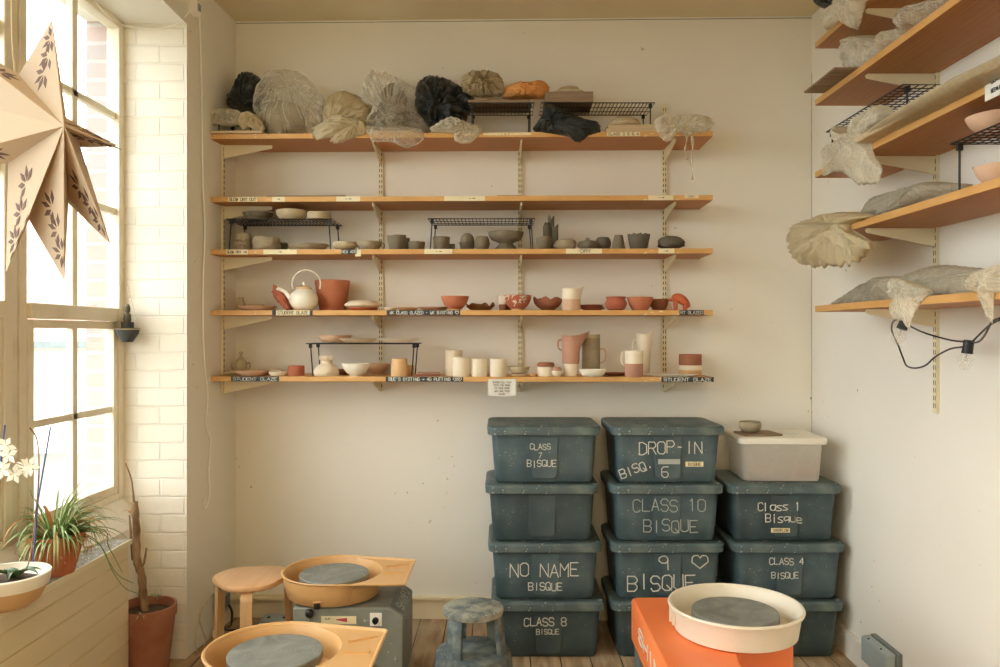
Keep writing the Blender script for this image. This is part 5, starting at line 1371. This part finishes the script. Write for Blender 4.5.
yb_ = 4.0
board('cardboard_sheet','pale thin board poking out at the corner end of the top shelf',207.5,262,-.015,.25,Z1,.012,'board_pale')
x,Y,w = place(262,305,.17); tag(MB().lathe([(a*w/2,b*.19) for a,b in vessel(smoothprof(SH['round']),.08,.06)],32,jit=.06).build('pot','grey_clay_light',None,(x,Y,Z1+.001),smooth=50),'greyish pot dimly visible inside the big clear bag','pot')
pot('bucket_pot','tall grey clay bucket inside a clear bag on the top shelf','pot',0,376,411,84,'grey_clay',[(1,0),(.98,.3),(.86,.6),(.7,.8),(.55,.9),(.3,.98)],d=.13,z0=Z1+.014)
board('wood_slab','pinkish board beneath the bagged grey bucket',366,413,.0,.22,Z1,.0115,'board_pale')
zr_ = Z1+.152
board('brown_board','brown board lying on the rack under the crumpled cream bundle',468,530,.02,.2,zr_,.015,'board_grey')
board('wooden_tray','brown board tray spanning the rack with a grey dome on top',545,593,.015,.22,zr_,.05,'board_grey')
x,Y,w=place(551,587,.09)
tag(MB().lathe([(0,0),(w*.5,0),(w*.5,.008),(w*.36,.014),(w*.28,.035),(w*.16,.043),(0,.044)],32,jit=.05).build('domed_lid','clay_pale',None,(x,Y,zr_+.0515),smooth=50),'grey-beige dome on the brown tray','lid')
for k,(a,b) in enumerate(((606,657),(608,655))):
    board('clay_slab',['lower pale board under the small dome by the beige bag','upper pale board carrying the small dome by the beige bag'][k],a,b,.01+.004*k,.2,Z1+.0195*k,.0185,'board_pale',group='stacked pale boards')
x,Y,w=place(608,641,.07)
tag(MB().lathe([(0,0),(w*.46,0),(w*.5,.01),(w*.42,.03),(w*.22,.046),(0,.05)],32,jit=.12,jf=5,seed=3).build('clay_dome','clay_pale',None,(x,Y,Z1+.0395),smooth=50),'small beige dome on two stacked boards','clay dome')
def ribbons(mb, base):
    for x_, y0_, y1_, w_ in ((692,136,180,3.4),(686,134,160,2.2)):
        pts=[P(x_+math.sin(k)*.8, y0_+(y1_-y0_)*k/8, 3.884)-base for k in range(9)]
        mb.tube(pts,[w_*.5*3.884/F*(.55+.45*math.sin(k*1.7)) for k in range(9)],8)

# ================================================================== things on the side wall shelves
# wire racks
def rack_y(label, x0, x1, y0, y1, zs, h):
    return rack(label, x0, x1, y0, y1, zs, h, step=.026, cross=int((y1-y0)/.03), wr=.0014, group='black mesh racks on the side wall')
rack_y('black mesh rack on the side wall below the overhanging grey board', 1.350, 1.600, 2.66, 3.285, RZS[2], .143)
rack_y('black mesh rack with a long thin leg, above the pink dish on the side shelf', 1.365, 1.60, 1.80, 2.405, RZS[3], .152)
# grey board overhanging on shelf 2
o = MB().box((1.264,3.00,0),(1.60,3.30,.008)).build('thin_board','board_grey',None,(0,0,RZS[1]+.0005)); 
o.location = (0,0,RZS[1]+.0005)
o['label']='thin grey board overhanging the end of the second side shelf'; o['category']='board'
# long wrapped board on shelf 3
t = thing('wrapped_board','long board wrapped in cream plastic along the third side shelf','wrapped board',(1.36,2.36,RZS[2]+.001))
MB().box((-.07,-.52,.0),(.06,.53,.022)).build('board','board_pale',t,bevel=.004)
MB().blob((-.01,0,.018),(.085,.56,.022),3,.12,2.4,4).blob((-.03,-.42,.03),(.045,.12,.04),8,.3,2.4,4).build('plastic_wrap','bag_wrap',t,smooth=True)
GS='bagged work on the side wall shelves'
def sbag(name,label,cat,lobes,m,zs=None,seed=0,extra=None,group=GS): return bag(name,label,cat,lobes,m,group,seed=seed,zs=zs,extra=extra)
z2_ = RZS[1]
z5 = RZS[4]
def rag(mb, base):
    pass

CROP = {'A':(200,60,4.765),'B':(340,60,4.765),'C':(520,60,4.762),'D':(780,0,4.536),'E':(780,120,4.545),'F':(780,240,3.705),'P':(0,0,1)}
def skin(name, label, cat, crop, pts, knot, Y, depth, m, zs=None, shelf=None, seed=1, amp=.35, n=9, group=None, x0=None, extra=None, smooth=True, jag=.07):
    cx_, cy_, sc = CROP[crop]; conv = lambda q: (cx_+q[0]/sc, cy_+q[1]/sc)
    pp = [conv(q) for q in pts]; kn = conv(knot)
    mp = (lambda q: P(q[0], q[1], yline(q[0], Y))) if x0 is None else (lambda q: PX(q[0], q[1], x0))
    W = [mp(q) for q in pp]; Kn = mp(kn)
    zlo = min(w.z for w in W); base = Vector((Kn.x, Kn.y, zs if zs is not None else zlo))
    axis = Vector((0,-1,0)) if x0 is None else Vector((-1,0,0))
    def cl(v):
        w = v + base
        if shelf is not None and w.z < shelf+.002:
            if x0 is None:
                e = 3.91-K*w.x-.0035
                if w.y > e: w.y = e-min(.004,(w.y-e)*.02)
            elif w.y < 3.39 and w.x > XF-.0035: w.x = XF-.0035-min(.004,(w.x-XF)*.02)
        if zs is not None and shelf is None and w.z < zs: w.z = zs+.0008
        if w.x > XR-.004: w.x = XR-.004
        if w.y > yw(w.x)-.005: w.y = yw(w.x)-.005
        return w-base
    mb = MB().pleated([w-base for w in W], Kn-base, depth, axis, seed, amp, n, cl, jag=jag)
    if extra: extra(mb, base)
    o = mb.build(name, m, None, base, smooth=smooth)
    return tag(o, label, cat, group)
skin('plastic_bag','small whitish bag on the pale board at the corner end','plastic bag','A',[(50,268),(60,245),(110,237),(180,240),(202,262),(196,300),(140,312),(60,308)],(185,270),3.93,.055,'bag_milky',zs=Z1+.0135,seed=1,group=GB)
skin('cloth_bundle','crumpled cream cloth beside the small whitish bag','cloth','A',[(185,300),(200,260),(240,250),(285,275),(308,320),(300,348),(265,342),(235,318),(210,342),(195,325)],(235,265),3.915,.045,'bag_beige',seed=2,group=GB,amp=.5,shelf=Z1)
skin('plastic_bag','black bag on a rack at the corner end, beside the big clear bag','plastic bag','A',[(138,225),(140,175),(172,120),(188,72),(240,58),(300,95),(306,120),(280,150),(275,236),(200,237)],(220,235),4.06,.09,'bag_black',zs=Z1+.105,seed=3,amp=.45,group=GB)
skin('plastic_bag','biggest clear plastic bag, puffed like a balloon on the top shelf','plastic bag','A',[(255,205),(270,150),(310,95),(380,70),(480,72),(540,110),(590,180),(604,240),(590,300),(575,348),(480,350),(440,357),(412,335),(402,372),(370,384),(335,372),(318,330),(290,290),(258,240)],(420,85),4.0,.11,'bag_clear',shelf=Z1,seed=4,n=11,amp=.42,group=GB)
skin('cloth_bundle','rounded beige wrapped bundle between the big clear bag and the grey bucket','cloth bundle','A',[(588,255),(600,200),(640,165),(690,150),(760,175),(812,222),(822,275),(800,338),(640,338),(592,320)],(640,330),4.05,.10,'bag_beige',zs=Z1+.001,seed=5,n=7,amp=.3,group=GB)
skin('cloth_bundle','folded cream plastic spilling over the shelf edge under the beige bundle','cloth bundle','A',[(533,325),(600,290),(640,260),(690,280),(750,285),(800,320),(797,355),(735,372),(680,397),(640,400),(622,386),(640,370),(560,384)],(760,300),3.92,.05,'bag_beige',shelf=Z1,seed=6.5,n=7,amp=.5,group=GB)
skin('plastic_bag','clear crackly bag over the tall grey bucket','plastic bag','B',[(104,190),(108,110),(150,50),(230,66),(310,105),(357,135),(360,200),(345,230),(400,290),(432,338),(380,345),(330,342),(230,342),(130,342),(125,300),(150,260),(155,220),(120,205)],(235,290),4.0,.10,'bag_clear',zs=Z1+.0125,seed=7,n=13,amp=.5,group=GB)
skin('plastic_wrap','glossy clear wrap hanging over the edge below the grey bucket','plastic wrap','B',[(112,320),(200,326),(330,326),(392,335),(402,372),(370,402),(310,420),(250,392),(180,392),(150,387),(140,360)],(250,335),3.895,.03,'bag_clear',shelf=Z1+.02,seed=8,n=13,amp=.8,group=GB)
skin('plastic_bag','big crumpled black bag on the top shelf','plastic bag','B',[(357,180),(365,115),(420,73),(510,90),(560,115),(600,150),(645,188),(620,250),(590,300),(560,342),(440,344),(405,290),(370,245),(353,205)],(470,250),4.03,.11,'bag_black',zs=Z1+.001,seed=9,n=10,amp=.5,group=GB)
skin('plastic_wrap','cream wrapped plates in front of the big black bag','wrapped plates','B',[(428,327),(480,290),(530,272),(590,295),(672,320),(672,350),(622,397),(580,402),(545,387),(540,355),(450,347)],(590,335),3.915,.05,'bag_milky',shelf=Z1,seed=10,amp=.5,group=GB)
skin('wool_bundle','crumpled cream bundle like fleece on the brown board','bundle','B',[(573,100),(600,75),(650,60),(710,57),(760,75),(780,110),(778,168),(700,172),(620,172),(585,150)],(680,120),4.0,.07,'brown_bag',zs=zr_+.0165,seed=11,n=16,amp=.8)
skin('orange_block','rough orange foam-like block on the top rack','block','P',[(502,98),(505,88),(512,85),(520,82.5),(530,83),(540,81),(546,83),(549.5,88),(546,98),(525,98.5)],(526,91),4.02,.06,'orange_chunk',zs=zr_+.0165,seed=12,n=5,amp=.25)
skin('plastic_bag','black bag draped from the shelf edge between the two wire racks','plastic bag','C',[(60,327),(80,300),(106,260),(112,210),(160,215),(200,240),(300,280),(377,300),(382,347),(330,362),(300,388),(265,398),(230,372),(180,362),(120,352),(75,342)],(140,300),3.93,.06,'bag_black',shelf=Z1,seed=13,n=9,amp=.5,group=GB)
skin('plastic_bag','beige plastic bag at the shelf end with a twisted strip hanging down','plastic bag','C',[(638,290),(690,255),(740,265),(830,262),(910,275),(920,310),(880,348),(830,356),(790,372),(740,350),(720,387),(690,397),(660,370),(643,335)],(742,330),3.93,.06,'bag_milky',shelf=Z1,seed=14,n=11,amp=.5,group=GB,extra=ribbons)
GS='bagged work on the side wall shelves'
def sk(*a, **k): return skin(*a, group=GS, **k)
sk('plastic_bag','black bag end poking over the highest side shelf','plastic bag','D',[(185,0),(200,35),(232,44),(280,10),(290,-20),(190,-28)],(230,-15),3.3,.05,'bag_black',x0=1.40,seed=20)
sk('plastic_bag','milky bag drooping off the front corner of the highest side shelf','plastic bag','D',[(285,-22),(392,-22),(385,30),(356,132),(308,112),(332,58),(262,110),(215,137),(198,100),(215,60),(250,30)],(345,0),3.2,.045,'bag_milky',x0=1.34,shelf=RZS[0],seed=21,amp=.5,n=11)
sk('plastic_bag','rounded milky bag standing at the far end of the second side shelf','plastic bag','D',[(318,290),(318,220),(350,175),(410,160),(470,180),(500,215),(430,290),(370,330),(325,330)],(400,180),3.1,.07,'bag_milky',x0=1.44,seed=22,n=11)
sk('plastic_bag','middle bag of the row on the second side shelf','plastic bag','D',[(480,215),(495,165),(560,132),(600,130),(600,170),(540,210),(495,240)],(540,150),2.9,.06,'bag_milky',x0=1.43,seed=23,n=11)
sk('plastic_bag','shiny bag on the second side shelf just before the picture edge','plastic bag','D',[(583,150),(588,70),(640,35),(720,0),(800,-25),(820,0),(740,70),(650,130)],(640,60),2.6,.07,'bag_clear',x0=1.43,seed=24,n=11)
sk('plastic_bag','big pale ragged bag hanging off the far end of the third side shelf','plastic bag','E',[(213,172),(203,150),(290,112),(268,28),(330,60),(398,30),(400,-40),(470,-72),(495,-20),(430,60),(450,150),(492,220),(470,287),(380,292),(310,240),(270,235),(213,257)],(385,80),3.1,.055,'bag_milky',x0=1.36,shelf=RZS[2],seed=25,n=12,amp=.5)
sk('plastic_bag','brownish crumpled plastic hanging from the end of the fourth side shelf','plastic bag','E',[(38,550),(50,510),(100,470),(200,430),(300,418),(400,425),(415,442),(330,475),(345,550),(437,553),(432,590),(350,650),(290,662),(200,668),(100,655),(58,600)],(300,470),3.3,.05,'bag_beige',x0=1.35,shelf=RZS[3],seed=26,n=10,amp=.9,jag=.16)
sk('plastic_bag','flat translucent bag behind the mesh rack leg on the fourth side shelf','plastic bag','E',[(378,440),(398,390),(430,350),(530,340),(640,315),(690,280),(760,285),(850,292),(830,330),(600,395),(450,450)],(690,300),2.9,.05,'bag_grey',x0=1.42,seed=27,n=9,amp=.4)
sk('plastic_bag','thin wrapped piece at the far end of the lowest side shelf','plastic bag','F',[(198,245),(230,220),(290,182),(340,165),(400,135),(460,140),(480,225),(400,245)],(420,150),3.0,.05,'bag_grey',x0=1.42,seed=29,n=8,amp=.4)
sk('plastic_bag','greyish wrapped slab with a yellowish bunch on the lowest side shelf','plastic bag','F',[(468,160),(530,110),(610,92),(730,105),(850,120),(860,200),(700,212),(560,220),(480,215)],(540,180),2.5,.07,'bag_grey',x0=1.45,seed=28,n=9,amp=.4)
sk('plastic_bag','ragged white plastic strip hanging above the first light bulb','plastic strip','F',[(418,140),(470,150),(565,190),(532,240),(507,285),(490,332),(470,300),(432,292),(450,230),(418,215)],(470,175),2.7,.03,'bag_milky',x0=1.352,shelf=RZS[4],seed=30,n=11,amp=.6)
sk('plastic_bag','milky bag with hanging tail at the picture edge of the lowest side shelf','plastic bag','F',[(703,162),(740,120),(830,88),(880,100),(870,190),(812,200),(802,312),(775,262),(768,200),(720,190)],(790,150),2.12,.035,'bag_milky',x0=1.352,shelf=RZS[4],seed=31,n=11,amp=.5)
# bowls
t_ = MB().lathe([(a*.085,b*.055) for a,b in vessel(smoothprof(SH['bowl']),.07,.08)],36).build('bowl','bisque_pink',None,(1.45,2.31,RZS[3]+.158),smooth=50); tag(t_,'pinkish bowl standing on the mesh rack of the side wall','bowl')
t_ = MB().lathe([(a*.075,b*.06) for a,b in vessel(smoothprof(SH['bowl']),.07,.08)],36).build('bowl','bisque_pink',None,(1.445,2.28,RZS[3]+.001),smooth=50); tag(t_,'pink dish under the mesh rack on the fourth side shelf','bowl')

# string lights hooked under the lowest side shelf
t = thing('string_lights', 'black cable with clear bulbs looping below the lowest side shelf', 'string lights', PX(904,319,1.36))
o = t.location
xw = 1.575
cab = [[(1001,318,1.40),(992,322,1.43),(985,335,1.48),(978,342,1.52),(968,342,1.55),(950,340,1.57),(925,333,1.52),(910,326,1.42),(904,321,1.37)],
       [(899,318,1.37),(893,322,1.40),(892,331,1.45),(898,345,1.52),(903,358,1.56),(907,366,1.58),(916,368,1.585),(926,365,1.585),(935,357,1.585),(950,349,1.58),(962,347,1.575)],
       [(972,342,1.55),(982,332,1.52),(990,325,1.46),(1001,319,1.41)]]
mb = MB()
for c_ in cab: mb.tube([p-o for p in smooth_path([PX(*p) for p in c_],5)],.0032,7)
mb.build('cable','black_plastic',t,smooth=True)
for (px,py,x_,dx,dz) in ((904,323,1.38,-.012,-.030),(968,347,1.555,-.006,-.036)):
    p = PX(px,py,x_)-o; d = Vector((dx,0,dz)).normalized()
    s_ = MB().tube([p-d*.022,p+d*.010,p+d*.022],[.0155,.0165,.0175],18).build('socket','bulb_cap',t,smooth=50)
    rows = []; 
    pts_ = [p+d*(.022+.008*k) for k in range(8)]
    MB().tube(pts_,[.012,.017,.021,.0232,.0232,.021,.016,.006],18).build('bulb','bulb_glass',t,smooth=True)
    q0 = p+d*.024
    MB().tube([q0,q0+d*.018+Vector((.004,0,0)),q0+d*.024,q0+d*.018-Vector((.004,0,0)),q0],.0008,5).build('filament','leg_grey',t)
